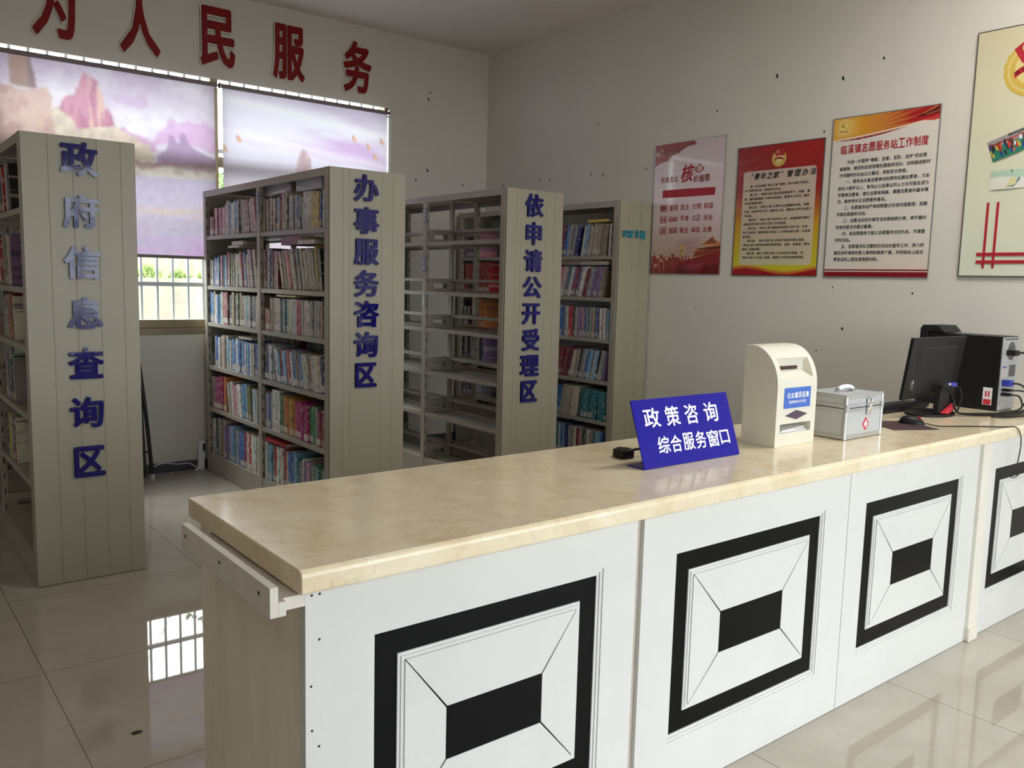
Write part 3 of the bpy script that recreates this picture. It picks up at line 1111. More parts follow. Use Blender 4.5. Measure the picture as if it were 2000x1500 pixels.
def add_book(case_x, y, z, t, h, d, tilt, col, label, group, tagged=True, pages=True, mirror=False):
    nm, rgb = PAL[col]
    cov, pg = book_meshes(t, h, d)
    if group is None:
        R = Matrix.Translation((case_x, y, z)) @ Matrix.Rotation(-math.radians(tilt), 4, 'X')
        if mirror:
            R = Matrix.Translation((case_x, y - t, z)) @ Matrix.Rotation(PI, 4, 'Z')
        v = rng.uniform(.8, 1.15)
        parts = [(cov, [k * v for k in rgb]), (pg, (.6, .55, .46))]
        if tagged:
            parts.append((MB().box(-.0008, .0002, -t + .0008, -.0008, .012, .05), (.58, .53, .48)))
        for mb, cc in parts:
            k0 = len(BULK['v'])
            BULK['v'] += [tuple(R @ Vector(p)) for p in mb.v]
            BULK['f'] += [tuple(i + k0 for i in f) for f in mb.f]
            BULK['c'] += [cc] * len(mb.v)
        return
    o = obj('book', cov, M_book)
    j = rng.uniform(-.10, .10, 3)
    v = rng.uniform(.8, 1.15)
    o.color = (*[min(1, max(0, c * v * (1 + k))) for c, k in zip(rgb, j)], 1)
    o.location = (case_x, y, z)
    o.rotation_euler = (-math.radians(tilt), 0, 0)
    tag(o, label, 'book', group)
    if pages:
        obj('page_block', pg, M_pages, o, local=True)
    if tagged:
        obj('spine_label', MB().box(-.0008, .0002, -t + .0008, -.0008, .012, .012 + .038), M_spine, o, local=True)
    return o


def fill_row(case_x, ystart, yend, z, segs, where, group, depth=.16, jit=.012, pages=True, thick_k=1.):
    """segs: (colours, tilt, height, thickness) or a float gap; tilt > 0 leans towards the far end. Returns the end y"""
    y = ystart
    n = 0
    prev = 0.
    for s in segs:
        if isinstance(s, float):
            y -= s
            continue
        cols, tilt, h, t = s
        th = math.radians(abs(tilt))
        if tilt > 0 and prev <= 0:
            y -= h * math.sin(th) + .001
        if tilt > 0 and prev > 0 and tilt > prev:
            y -= h * (math.sin(th) - math.sin(math.radians(prev)))
        for ch in cols:
            tt = t * float(rng.uniform(.75, 1.25)) * thick_k
            hh = h * float(rng.uniform(.93, 1.04)) if cols.count(ch) < 4 else h * float(rng.uniform(.985, 1.01))
            step = tt / math.cos(th) + .0006
            ext = step + (hh * math.sin(th) if tilt < 0 else 0)
            if y - ext < yend:
                return y
            n += 1
            nm = PAL[ch][0]
            lean = 'leaning ' if tilt else ''
            thick = 'thick ' if tt > .035 else ('slim ' if tt < .016 else '')
            lab = '%s%s%s book, %s from left on %s' % (lean, thick, nm, ordinal(n), where)
            zz = z + (tt * math.sin(th) if tilt < 0 else 0) + .0005
            yy = y if tilt >= 0 else y - tt / math.cos(th) + tt * math.cos(th)
            add_book(case_x + .014 + float(rng.uniform(0, jit)), yy, zz, tt, hh, depth * float(rng.uniform(.9, 1.1)), tilt, ch, lab, group, tagged=rng.random() < .72, pages=pages)
            y -= step
        if tilt < 0:
            y -= h * math.sin(th) + .002
        prev = tilt
    return y


def flat_book(x, y0, y1, z, t, d, col, label, group, rx=0.):
    """lying on top of a row, spine outwards"""
    L = y0 - y1
    c = .0022
    cov = MB().box(0, c * 1.3, -L, 0, 0, t).box(c * 1.3, d, -L, 0, 0, c).box(c * 1.3, d, -L, 0, t - c, t)
    o = obj('book', cov, M_bookp)
    o.color = (*PAL[col][1], 1)
    o.location = (x, y0, z)
    o.rotation_euler = (rx, 0, 0)
    tag(o, label, 'book', group)
    obj('page_block', MB().box(c * 1.3, d - .004, -L + .003, -.003, c, t - c), M_pages, o, local=True)
    return o

SH = ('top', 'second', 'third', 'fourth', 'fifth', 'bottom')


def thin(cols, p):
    n = max(1, round(len(cols) * p)) if len(cols) > 3 else len(cols)
    return ''.join(cols[int((i + .5) * len(cols) / n)] for i in range(n))


def case_rows(case_x, ys, ye, levels, rows, where, group, fit=None, **k):
    """fit: share of the listed books kept, thickened so that every row fills its bay"""
    ends = []
    for i, (z, segs) in enumerate(zip(levels, rows)):
        if fit and segs:
            segs = [g_ if isinstance(g_, float) else (thin(g_[0], fit), *g_[1:]) for g_ in segs]
            L_, gap, pv = 0., 0., 0.
            for g_ in segs:
                if isinstance(g_, float):
                    gap += g_
                    continue
                th = math.radians(abs(g_[1]))
                L_ += len(g_[0]) * g_[3] / math.cos(th)
                if g_[1] > 0 and g_[1] > pv:
                    gap += g_[2] * (math.sin(th) - math.sin(math.radians(max(pv, 0))))
                pv = g_[1]
                gap += .0006 * len(g_[0])
            k['thick_k'] = min(1.75, (ys - ye - gap) / L_ * .985)
        ends.append(fill_row(case_x, ys, ye, z, segs, where % SH[i], group, **k))
    return ends


FAR = [
    [.02, ('HM', 0, .15, .03), ('PPPPPPPP', 0, .205, .024), ('WLWABLWBLNWA', 0, .24, .021), ('HCHM', 9, .235, .032), ('HVHP', 13, .235, .03)],
    [.02, ('HAC', 0, .2, .025), ('BBBB', 0, .22, .026), ('WRPLLLLL', 0, .235, .019), ('MR', 0, .265, .026), ('GWWCW', 2, .24, .026), ('WPPPBNW', 9, .245, .028), ('PVHHC', 12, .27, .03)],
    [('BWLCWCWBLLW', 0, .235, .02), ('RM', 0, .238, .034), ('NK', 0, .225, .028), ('HOAKHS', 0, .236, .03), ('MVAWALWWVKNNAWC', 0, .236, .02)],
    [.09, ('WNBWPCCHCC', 0, .25, .022), ('LLWLBLWLBLL', 0, .24, .021), ('BVWLNBWCLBVWB', 0, .235, .021)],
    [.01, ('HHHIIIIRRO', 0, .265, .03), ('CWWPPPWWW', 9, .24, .028), ('LL', 8, .26, .04), ('SS', 6, .25, .024), ('LWBLW', 0, .25, .022)],
    [('WPWKCCHAC', 0, .29, .03), ('VVVVVLLAAA', 0, .265, .023), ('BBBB', 0, .26, .024), ('RWWRWWWWRW', 0, .27, .023)],
]
NEAR = [
    [('HHHCCC', 0, .225, .026), ('CHAWLNNWA', 0, .22, .022), ('PPOHC', 0, .235, .026), ('HAAWAWKW', 0, .215, .02), ('BNNW', 3, .205, .02), ('WY', 0, .225, .085), ('BNKWAW', 0, .215, .02)],
    [('PWMM', 0, .25, .024), ('NNNK', 0, .275, .03), ('MPM', 0, .265, .03), ('CKWAANPWYWHHCAAHHCPAHHCH', 15, .265, .028), ('YSK', 9, .265, .022)],
    [.02, ('RPRM', 0, .15, .022), ('HACHAVPPAAWTTTTGHCAAALPPPPRAAACCAWHCAAHCC', 0, .225, .021)],
    [('KNRWA', 0, .26, .028), ('WALMLWPRWWBLHCBNWCRHWAWCNCW', 11, .225, .026)],
    [('VMWBNC', 0, .255, .023), ('W', 0, .27, .085), ('GTHOOOYYO', 4, .25, .026), ('IIIIIIIII', 3, .24, .025), ('GGGG', 2, .24, .025), ('AMMPM', 0, .235, .026)],
    [('WPWALWARRRWKWWRWC', 0, .265, .024), ('BBBLHL', 2, .26, .026), ('TTAWVPVPVVAGSTGAKT', 0, .235, .022)],
]
G2 = 'books in the second bookcase'
y2b = bays2[1][1] - .012
case_rows(2.272, y2b, bays2[1][0] + .014, LEVELS, FAR, '%s shelf, far bay of second bookcase', G2, fit=.70)
case_rows(2.272, bays2[0][1] - .012, bays2[0][0] + .014, LEVELS, NEAR, '%s shelf, near bay of second bookcase', G2, fit=.70)
# loose books lying on top of the rows
flat_book(2.30, 5.50, 5.29, 1.86 + .243, .012, .15, 'W', 'slim white book lying flat on the top-shelf row, near bay of second bookcase', G2)
flat_book(2.29, 6.30, 6.08, 1.48 + .285, .014, .15, 'W', 'lower white book of two lying across the second shelf, far bay', G2)
flat_book(2.30, 6.25, 6.03, 1.48 + .302, .030, .15, 'C', 'upper cream book of two lying across the second shelf, far bay', G2)
flat_book(2.30, 5.36, 5.05, 1.48 + .287, .055, .2, 'M', 'dark maroon box book lying across the second shelf, near bay', G2)
flat_book(2.285, 5.07, 4.83, 1.48 + .287, .026, .12, 'C', 'cream book lying beside the dark box book, second shelf, near bay', G2)
flat_book(2.29, 5.42, 5.12, 1.195 + .237, .012, .17, 'Y', 'yellow book lying flat over the third-shelf row, near bay of second bookcase', G2)
flat_book(2.29, 6.12, 5.86, .855 + .253, .014, .16, 'C', 'cream book lying flat over the fourth-shelf row, far bay of second bookcase', G2)
flat_book(2.28, 5.60, 5.27, .155 + .278, .022, .18, 'R', 'red book lying flat over the bottom row, near bay of second bookcase', G2)

# right-hand bookcase, seen past the empty one
R4 = [
    [('AWVMMNBCAAN', -12, .245, .027), ('WLACCCHHHH', -10, .25, .026), ('WNKAAL', -3, .26, .027)],
    [('AKCPPWPTWVRBVWWMWAVVVVH', -15, .245, .026)],
    [.01, ('RWPWWABBAWRRMKWVVPBATWHHBRWPWALN', 0, .245, .023)],
    [('AWMMMMMMMMMCCCKAWBLAWLKWAVM', -13, .24, .025)],
    [('VKWKBBCCCCCCC', -10, .25, .026), ('TTTTTT', -8, .24, .03), ('TTTTTTT', 0, .235, .03)],
    [('TWTTLTWBLBNWACWMPGKAWHATWLB', 0, .24, .025)],
]
G4 = 'books in the right-hand bookcase'
case_rows(4.70, 5.46, bays4[0][0] + .014, LEV4, R4, '%s shelf, front bay of the right-hand bookcase', None, depth=.2)
flat_book(4.72, 5.02, 4.80, 1.79 + .262, .022, .19, 'Y', 'yellowed book lying flat over the top row of the right-hand bookcase', G4)
flat_book(4.72, 5.42, 5.10, 1.464 + .256, .034, .19, 'H', 'tan book lying flat over the second row of the right-hand bookcase', G4)
flat_book(4.72, 5.09, 4.78, 1.464 + .256, .030, .19, 'C', 'cream book lying flat, nearer one over the second row of the right-hand bookcase', G4)
R5 = [
    [('VKVKWPVP', 0, .24, .03)],
    [('RR', 0, .27, .20)],
    [('AKAK', 0, .2, .03), ('OOOOO', 0, .265, .035)],
    [('KWKAWKKWAKV', 0, .24, .028)],
    [('VAVVKWA', 0, .24, .03)],
    [],
]
case_rows(4.70, bays4[1][1] - .02, bays4[1][0] + .3, LEV4, R5, '%s shelf, rear bay behind the empty bookcase', None, depth=.2)
# back side of the second bookcase (spines towards the empty bookcase)
for (a, b), zs in ((bays2[0], (1.86, 1.195, .855, .52, .155)), (bays2[1], LEVELS)):
    for z in zs:
        y = b - .01
        hb_ = .225 if z in (1.86, 1.195) else .27
        while y > a + .05:
            tt = float(rng.uniform(.02, .045))
            if not (z == 1.195 and 5.42 < y < 5.5):
                add_book(2.774, y, z + .0005, tt, hb_ * float(rng.uniform(.93, 1.05)) + (.016 if z == 1.195 else 0), .17, 0, 'WCAHBLRNPTV'[int(rng.integers(11))], '', None, mirror=True)
            y -= tt + .0006
# left-hand bookcase, dark side
R1 = [
    [('AMNKNRRWAK', 12, .25, .04)],
    [('KRWAHOHKWYV', 4, .26, .038)],
    [('AKAWRRAHORW', 5, .24, .036)],
    [('HAVVWGSKGA', 3, .24, .036)],
    [('NWYYWKBAMW', 3, .25, .036)],
    [],
]
case_rows(.70, 5.52, bays1[0][0] + .014, LEVELS, R1, '%s shelf of the far-left bookcase', 'books in the far-left bookcase', pages=False)

bulk = MB()
bulk.v, bulk.f = BULK['v'], BULK['f']
bulk.mi = [0] * len(bulk.f)
o = obj('small_books', bulk, book_mat('book_cover_bulk', attr=True))
A = np.ones((len(bulk.v), 4))
A[:, :3] = np.array(BULK['c'])
o.data.color_attributes.new('print', 'FLOAT_COLOR', 'POINT').data.foreach_set('color', A.ravel())
tag(o, 'rows of small mixed books filling the bookcase against the right wall', 'books', kind='stuff')

# ================================================================== the service counter
CT, CB = .969, .918                         # worktop top and underside
CF, CK, CX = 1.555, 2.266, .706             # worktop front, back, left end
YP = 1.595                                  # face of the cabinets
top = MB().prism([(CF + .012, CT), (CF + .003, CT - .005), (CF, CT - .014), (CF, CB + .004), (CF + .004, CB), (CK, CB), (CK, CT)], lambda p, q, t: (t, p, q), CX, XR - .001)
tag(obj('marble_worktop', top, M_marble, bevel=.003), 'long beige marble worktop lying over the white counter cabinets', 'worktop')


def counter_cabinet(label, xa, xb, bx0, bx1, open_end=False):
    """bx0..bx1 is the black square; the panel is built from recessed and raised layers"""
    c = thing('counter_cabinet', label, 'cabinet', ((xa + xb) / 2, 1.92, 0), group='white counter cabinets')
    bx0, bx1 = bx0 - .0185, bx1 + .0185
    bz0, bz1 = .2 - .0185, .772 + .0185
    mb = MB()
    ye = CK - .02
    mb.box(xa, bx0, YP, YP + .03, .002, CB - .001).box(bx1, xb, YP, YP + .03, .002, CB - .001)
    mb.box(bx0, bx1, YP, YP + .03, .002, bz0).box(bx0, bx1, YP, YP + .03, bz1, CB - .001)
    obj('front_panel', mb, M_white, c)
    obj('carcass', MB().box(xa + .001, xb - .001, YP + .031, ye, .002, CB - .002), M_cream, c)
    st = MB()                                          # stepped moulding down into the recess
    for k, (e, dy) in enumerate(((.0, .004), (.009, .008))):
        o_, i_ = e, e + .0095
        yy = YP + dy
        a0, a1, c0, c1 = bx0 + o_, bx1 - o_, bz0 + o_, bz1 - o_
        b0, b1, d0, d1 = bx0 + i_, bx1 - i_, bz0 + i_, bz1 - i_
        st.box(a0, b0, yy, YP + .03, c0, c1).box(b1, a1, yy, YP + .03, c0, c1).box(b0, b1, yy, YP + .03, c0, d0).box(b0, b1, yy, YP + .03, d1, c1)
    obj('recess_moulding', st, M_white, c)
    e = .0185
    obj('black_band', MB().box(bx0 + e, bx1 - e, YP + .012, YP + .0305, bz0 + e, bz1 - e), M_black, c)
    w = (bx1 - bx0)
    ix0, ix1, iz0, iz1 = bx0 + .0785, bx1 - .0785, .262, .712
    st = MB()
    for k, (e, dy) in enumerate(((.0, .008), (.008, .0045))):
        st.box(ix0 + e, ix1 - e, YP + dy, YP + .0119, iz0 + e, iz1 - e)
    obj('field_moulding', st, M_white, c)
    e = .017
    fx0, fx1, fz0, fz1 = ix0 + e, ix1 - e, iz0 + e, iz1 - e
    obj('seam_backing', MB().box(fx0, fx1, YP + .0038, YP + .0045, fz0, fz1), M_black, c)
    cx = (bx0 + bx1) / 2
    hw = (w - .037) * .2175
    gx0, gx1, gz0, gz1 = cx - hw, cx + hw, .4125, .5465
    g = .0016
    yy0, yy1 = YP + .001, YP + .0037
    quads = ([(fx0 + g, fz1), (fx1 - g, fz1), (gx1 - g, gz1 + g), (gx0 + g, gz1 + g)], [(fx0 + g, fz0), (gx0 + g, gz0 - g), (gx1 - g, gz0 - g), (fx1 - g, fz0)],
             [(fx0, fz0 + g), (fx0, fz1 - g), (gx0 - g, gz1 - g), (gx0 - g, gz0 + g)], [(fx1, fz0 + g), (gx1 + g, gz0 + g), (gx1 + g, gz1 - g), (fx1, fz1 - g)])
    for q in quads:
        obj('bevel_board', MB().prism(q, lambda p, r, t: (p, t, r), yy0, yy1), M_white, c)
    obj('centre_plate', MB().box(gx0, gx1, YP + .0005, YP + .0037, gz0, gz1), M_black, c)
    return c


def screw(mb, x, y, z, n, r=.003):
    n = Vector(n)
    mb.tube([Vector((x, y, z)) - n * .0003, Vector((x, y, z)) + n * .0008], r, 8)


k1 = counter_cabinet('white cabinet at the left end of the counter, with a screwed edge strip', .731, 1.735, .901, 1.588)
obj('edge_strip', MB().box(.7305, .774, YP - .003, YP - .0002, .002, CB - .001), M_white, k1)
for x, z in ((.745, .90), (.763, .90), (.762, .80), (.743, .70), (.745, .60), (.761, .56), (.744, .47), (.745, .35), (.745, .22), (.745, .1)):
    s_ = MB()
    screw(s_, x, YP - .003, z, (0, -1, 0), .0028)
    obj('nail', s_, M_dark, k1)
# rail screwed along the open end, stepped in section
bt = MB()
bt.box(.646, .664, 1.573, 2.13, .877, .941).box(.664, .681, 1.573, 2.13, .877, .908).box(.6815, .7305, 1.592, 2.12, .880, .908)
e_ = obj('end_rail', bt, mat('rail_white', (.70, .66, .60), .45, var=.06), k1, bevel=.0012)
for y, z in ((1.63, .915), (1.86, .915), (2.10, .915)):
    s_ = MB()
    screw(s_, .646, y, z, (-1, 0, 0), .0045)
    obj('screw_hole', s_, M_dark, e_)
k2 = counter_cabinet('white counter cabinet with black square, second from the left end', 1.7605, 2.853, 1.918, 2.682)
obj('joint_strip', MB().box(1.7362, 1.7595, YP + .012, YP + .04, .002, CB - .001), M_beige, k2)
obj('edge_strip', MB().box(1.7605, 1.794, YP - .0022, YP - .0002, .002, CB - .001), M_white, k2)
k3 = counter_cabinet('white counter cabinet with black square, third from left, below the silver case', 2.8565, 3.918, 2.992, 3.752)
k4 = counter_cabinet('white counter cabinet at the far right, partly cut by the frame', 4.002, 5.052, 4.115, 4.875)
pl = MB().box(3.919, 4.001, YP - .016, YP + .03, .002, CB - .001)
pb = obj('pilaster', pl, mat('pilaster_cream', (.74, .71, .63), .38, var=.05), k3, bevel=.002)
obj('pilaster_foot', MB().box(3.914, 4.0, YP - .024, YP - .0165, .002, .062), mat('pilaster_cream'), k3)

# ------------------------------------------------------------------ blue desk sign
t = thing('desk_sign', 'blue acrylic desk sign with white characters standing on the worktop', 'sign', (2.266, 1.85, CT))
sx0, sx1 = 2.018, 2.514
A, B = Vector((0, 1.836, CT + .0015)), Vector((0, 1.912, 1.187))
dr_ = (B - A).normalized()
nrm = Vector((0, -dr_.z, dr_.y))          # faces the visitor
sg = MB().prism([(A.y, A.z), (B.y, B.z), (B.y - nrm.y * .004, B.z - nrm.z * .004), (A.y - nrm.y * .004, A.z - nrm.z * .004)], lambda p, q, tt: (tt, p, q), sx0, sx1)
obj('sign_face', sg, M_blue, t)
obj('sign_foot', MB().box(sx0, sx1, 1.8402, 1.915, CT + .0003, CT + .0035), M_blue, t)
L = (B - A).length


def sfn(u, w, tt):
    p = A + dr_ * w + nrm * tt
    return (u, p.y, p.z)


mb = MB()
kz = L / (B.z - A.z)
for ch, a, b, c, d in (('政', 2.057, 2.141, 1.094, 1.157), ('策', 2.163, 2.24, 1.092, 1.157), ('咨', 2.262, 2.336, 1.091, 1.157), ('询', 2.364, 2.444, 1.09, 1.157),
                       ('综', 2.098, 2.162, 1.009, 1.064), ('合', 2.161, 2.222, 1.008, 1.063), ('服', 2.224, 2.288, 1.009, 1.065), ('务', 2.29, 2.35, 1.008, 1.065), ('窗', 2.352, 2.42, 1.007, 1.063), ('口', 2.422, 2.478, 1.011, 1.058)):
    sh = (2.266 - (a + b) / 2) * .0
    glyph_fit(mb, ch, sfn, a + .004, b - .002, (c - CT) * kz, (d - CT) * kz, .0006, None, .016)
obj('sign_lettering', mb, M_wtext, t)

# black adapter behind the sign
t = thing('power_adapter', 'small black power adapter with its cord lying behind the blue sign', 'adapter', (2.12, 2.02, CT))
P = [(2.082, 2.048), (2.076, 1.992), (2.126, 1.985), (2.150, 2.03), (2.125, 2.066)]
obj('adapter_body', MB().prism(P, lambda p, q, tt: (p, q, tt), CT + .0006, CT + .030), M_plastic, t, bevel=.005)
obj('cord', MB().tube(spline([(2.140, 2.02, CT + .022), (2.20, 2.0, CT + .025), (2.3, 1.97, CT + .008), (2.42, 1.985, CT + .0055), (2.5, 2.08, CT + .0055), (2.46, 2.2, CT + .0055)]), .0045, 7), M_plastic, t, smooth=True)

# ------------------------------------------------------------------ ivory suggestion box
t = thing('suggestion_box', 'ivory curved-top suggestion box with blue label and mail slot on the counter', 'box', (2.856, 1.915, CT))
bx0, bx1, by0, by1 = 2.726, 2.985, 1.838, 1.99
zb, zt = CT + .0006, CT + .38


def front_curve(z_from, z_to, n=14):
    """front face then quarter-ellipse shoulder"""
    out = []
    z_s, ry, rz = CT + .225, by1 - .03 - by0, zt - (CT + .225)
    for i in range(n + 1):
        a = PI / 2 * i / n
        z = z_s + rz * math.sin(a)
        y = by0 + ry * (1 - math.cos(a))
        if z_from <= z <= z_to:
            out.append((y, z))
    return out


full = [(by1, zb), (by0, zb)] + front_curve(0, 9) + [(by1, zt)]
fnx = lambda p, q, tt: (tt, p, q)
ck = .028
body = MB().prism(full, fnx, bx0, bx0 + ck).prism(full, fnx, bx1 - ck, bx1)
zw0, zw1 = CT + .051, CT + .087
zs0, zs1 = CT + .268, CT + .322
lower = front_curve(0, zs0)
upper = front_curve(zs1, 9)
yl = lower[-1][0] if lower else by0
mid = [(by1, zb), (by0, zb), (by0, zw0), (by0 + .11, zw0), (by0 + .11, zw1), (by0, zw1)] + lower + [(upper[0][0] + .012, zs0 + .016), (upper[0][0] + .012, zs1 - .004)] + upper + [(by1, zt)]
body.prism(mid, fnx, bx0 + ck, bx1 - ck)
obj('box_body', body, M_ivory, t)
obj('mail_slot', MB().box(bx0 + .052, bx1 - .075, upper[0][0] + .0085, upper[0][0] + .0118, zs0 + .020, zs0 + .034), mat('slot_brown', (.06, .025, .018), .7), t)
lb = obj('label_plate', MB().box(2.770, 2.942, by0 - .002, by0 - .0003, CT + .146, CT + .224), M_label, t)
mb = MB()
lf = lambda u, w, tt: (u, by0 - .0024 - tt, w)
for i, ch in enumerate('公众意见征集'):
    glyph_fit(mb, ch, lf, 2.786 + i * .0243, 2.786 + i * .0243 + .0215, CT + .184, CT + .207, 0, None, .03)
for i, ch in enumerate('临溪镇政务公开专区'):
    glyph_fit(mb, ch, lf, 2.800 + i * .0126, 2.800 + i * .0126 + .0112, CT + .164, CT + .1755, 0, None, .02)
obj('label_lettering', mb, M_wtext, lb)
obj('diamond_plate', MB().prism([(2.781, CT + .1185), (2.855, CT + .1005), (2.929, CT + .1185), (2.855, CT + .1365)], lambda p, q, tt: (p, tt, q), by0 - .002, by0 - .0003), mat('dusk_purple_plate', (.075, .045, .085), .3), t)
tag(obj('paper_stack', MB().box(2.762, 2.945, by0 + .012, by0 + .10, zw0 + .0005, zw0 + .006).obox((2.86, by0 + .05, zw0 + .0095), (.082, .006, .002), (-.003, .036, 0), (0, -.0002, .0028)), M_paper),
    'white paper slips lying inside the low opening of the ivory box', 'papers')

# ------------------------------------------------------------------ silver first-aid case
ax0, ax1, ay0, ay1 = 3.12, 3.396, 1.786, 1.968
az0, az1 = CT + .0006, 1.148
zl = az1 - .052
t = thing('first_aid_case', 'silver aluminium first-aid case with red cross, beside the ivory box', 'case', ((ax0 + ax1) / 2, (ay0 + ay1) / 2, CT))
obj('case_body', MB().box(ax0, ax1, ay0, ay1, az0, zl - .001), M_aluface, t, bevel=.005)
ld = obj('lid', MB().box(ax0, ax1, ay0, ay1, zl + .001, az1), M_aluface, t, bevel=.007)
e = .0045
tr = MB()
for x in (ax0 + .002, ax1 - .002):
    for y in (ay0 + .002, ay1 - .002):
        tr.tube([(x, y, az0 + .002), (x, y, az1 - .006)], .0085, 10)
obj('corner_trim', tr, M_alu, t, smooth=True)
hz = MB()
for z in (az0 + .010, zl - .009, zl + .010, az1 - .006):
    h = .008 if z in (zl - .009, zl + .010) else .009
    hz.box(ax0 - .003, ax1 + .003, ay0 - .0032, ay0 + .004, z - h, z + h).box(ax0 - .003, ax0 + .004, ay0, ay1, z - h, z + h)
    hz.box(ax1 - .004, ax1 + .003, ay0, ay1, z - h, z + h).box(ax0, ax1, ay1 - .004, ay1 + .003, z - h, z + h)
obj('edge_trim', hz, M_alu, t, bevel=.002)
ft = MB()
for x in (ax0 + .006, ax1 - .006):
    ft.box(x - .011, x + .011, ay0 - .006, ay0 - .0033, zl - .013, zl + .016)
    obj('corner_clip', ft, M_galv, t)
    ft = MB()
lt = MB().box(3.270, 3.296, ay0 - .010, ay0 - .0034, zl - .020, zl + .034).tube([(3.283, ay0 - .010, zl + .036), (3.283, ay0 - .016, zl + .022), (3.283, ay0 - .017, zl - .002), (3.283, ay0 - .010, zl - .020)], .008, 8)
lt.box(3.269, 3.299, ay0 - .008, ay0 - .0034, zl - .032, zl - .020)
obj('latch', lt, M_chrome, t, bevel=.0015, smooth=True)
hd = obj('handle', MB().tube(spline([(3.205, 1.875, az1 + .012), (3.225, 1.875, az1 + .019), (3.258, 1.875, az1 + .022), (3.291, 1.875, az1 + .019), (3.311, 1.875, az1 + .012)], 5), .009, 10), M_wtext, t, smooth=True)
for x in (3.205, 3.311):
    obj('handle_mount', MB().box(x - .016, x + .016, 1.862, 1.888, az1 + .0003, az1 + .006).tube([(x - .012, 1.875, az1 + .011), (x + .012, 1.875, az1 + .011)], .008, 8), M_chrome, hd)
# red cross badge: white cross on a red four-lobed shield
mb = MB()
cx, cz = 3.274, CT + .056
shape = []
for k in range(32):
    a = 2 * PI * k / 32
    r = .0195 * (1 + .16 * math.cos(4 * a))
    shape.append((cx + r * math.cos(a), cz + 1.15 * r * math.sin(a)))
bd = obj('cross_badge', MB().prism(shape, lambda p, q, tt: (p, tt, q), ay0 - .0012, ay0 - .0002), M_redink, t)
obj('white_cross', MB().box(cx - .0045, cx + .0045, ay0 - .002, ay0 - .0013, cz - .0145, cz + .0145).box(cx - .013, cx - .0045, ay0 - .002, ay0 - .0013, cz - .005, cz + .005).box(cx + .0045, cx + .013, ay0 - .002, ay0 - .0013, cz - .005, cz + .005), M_wtext, bd)

# ------------------------------------------------------------------ computer
t = thing('keyboard', 'black keyboard lying behind the monitor foot and first-aid case', 'keyboard', (4.2, 2.14, CT))
kb = MB().prism([(2.075, CT + .012), (2.075, CT + .034), (2.215, CT + .016), (2.215, CT + .0006), (2.09, CT + .0006)], lambda p, q, tt: (tt, p, q), 3.985, 4.43)
obj('key_tray', kb, M_plastic, t, bevel=.003)
kk = MB()
for r in range(5):
    y = 2.092 + r * .024
    z = CT + .034 - (y - 2.075) / .14 * .018
    for k in range(19):
        x = 4.0 + k * .0222
        kk.box(x, x + .019, y, y + .020, z - .004, z + .005)
obj('key_block', kk, M_plastic2, t)

t = thing('computer_monitor', 'black flat monitor seen from behind on a round foot', 'monitor', (4.20, 1.96, CT))
mx0, mx1 = 3.912, 4.452
mt, mbz = Vector((0, 1.925, 1.352)), Vector((0, 1.962, 1.055))
dv = (mt - mbz).normalized()
nv = Vector((0, -dv.z, dv.y))
if nv.y > 0:
    nv = -nv


def mfn(u, w, d):
    p = mbz + dv * w + nv * d
    return (u, p.y, p.z)


LM = (mt - mbz).length
sh = MB()
for (a, b, c, d_, e0, e1) in ((mx0, mx1, 0, LM, -.018, 0),):
    P = [mfn(a, c, e0), mfn(b, c, e0), mfn(b, d_, e0), mfn(a, d_, e0), mfn(a, c, e1), mfn(b, c, e1), mfn(b, d_, e1), mfn(a, d_, e1)]
    sh.add(P, [(0, 3, 2, 1), (4, 5, 6, 7), (0, 1, 5, 4), (1, 2, 6, 5), (2, 3, 7, 6), (3, 0, 4, 7)])
obj('housing', sh, M_plastic, t, bevel=.004)
a, b, c, d_ = mx0 + .10, mx1 - .10, .03, LM - .055
P = [mfn(a - .02, c - .012, .0002), mfn(b + .02, c - .012, .0002), mfn(b + .02, d_ + .012, .0002), mfn(a - .02, d_ + .012, .0002), mfn(a, c, .008), mfn(b, c, .008), mfn(b, d_, .008), mfn(a, d_, .008)]
obj('rear_bulge', MB().add(P, [(0, 3, 2, 1), (4, 5, 6, 7), (0, 1, 5, 4), (1, 2, 6, 5), (2, 3, 7, 6), (3, 0, 4, 7)]), M_plastic2, t, bevel=.004)
P = [mfn(mx0 + .012, .02, -.0184), mfn(mx1 - .012, .02, -.0184), mfn(mx1 - .012, LM - .012, -.0184), mfn(mx0 + .012, LM - .012, -.0184)]
obj('screen', MB().quad(*P), mat('dark_screen', (.01, .012, .015), .1), t)
mb = MB()
for r in range(5):
    for k in range(int(6 - (r % 3))):
        u = mx0 + .045 + k * .014 + r * .004
        w_ = .085 - r * .009
        mb.add([mfn(u, w_, .0006), mfn(u + .010, w_, .0006), mfn(u + .010, w_ + .003, .0006), mfn(u, w_ + .003, .0006)], [(0, 1, 2, 3)])
mb.add([mfn(mx0 + .068, .078, .0007), mfn(mx0 + .076, .078, .0007), mfn(mx0 + .076, .096, .0007), mfn(mx0 + .068, .096, .0007)], [(0, 1, 2, 3)])
obj('rating_print', mb, mat('grey_print', (.40, .40, .42), .5), t)
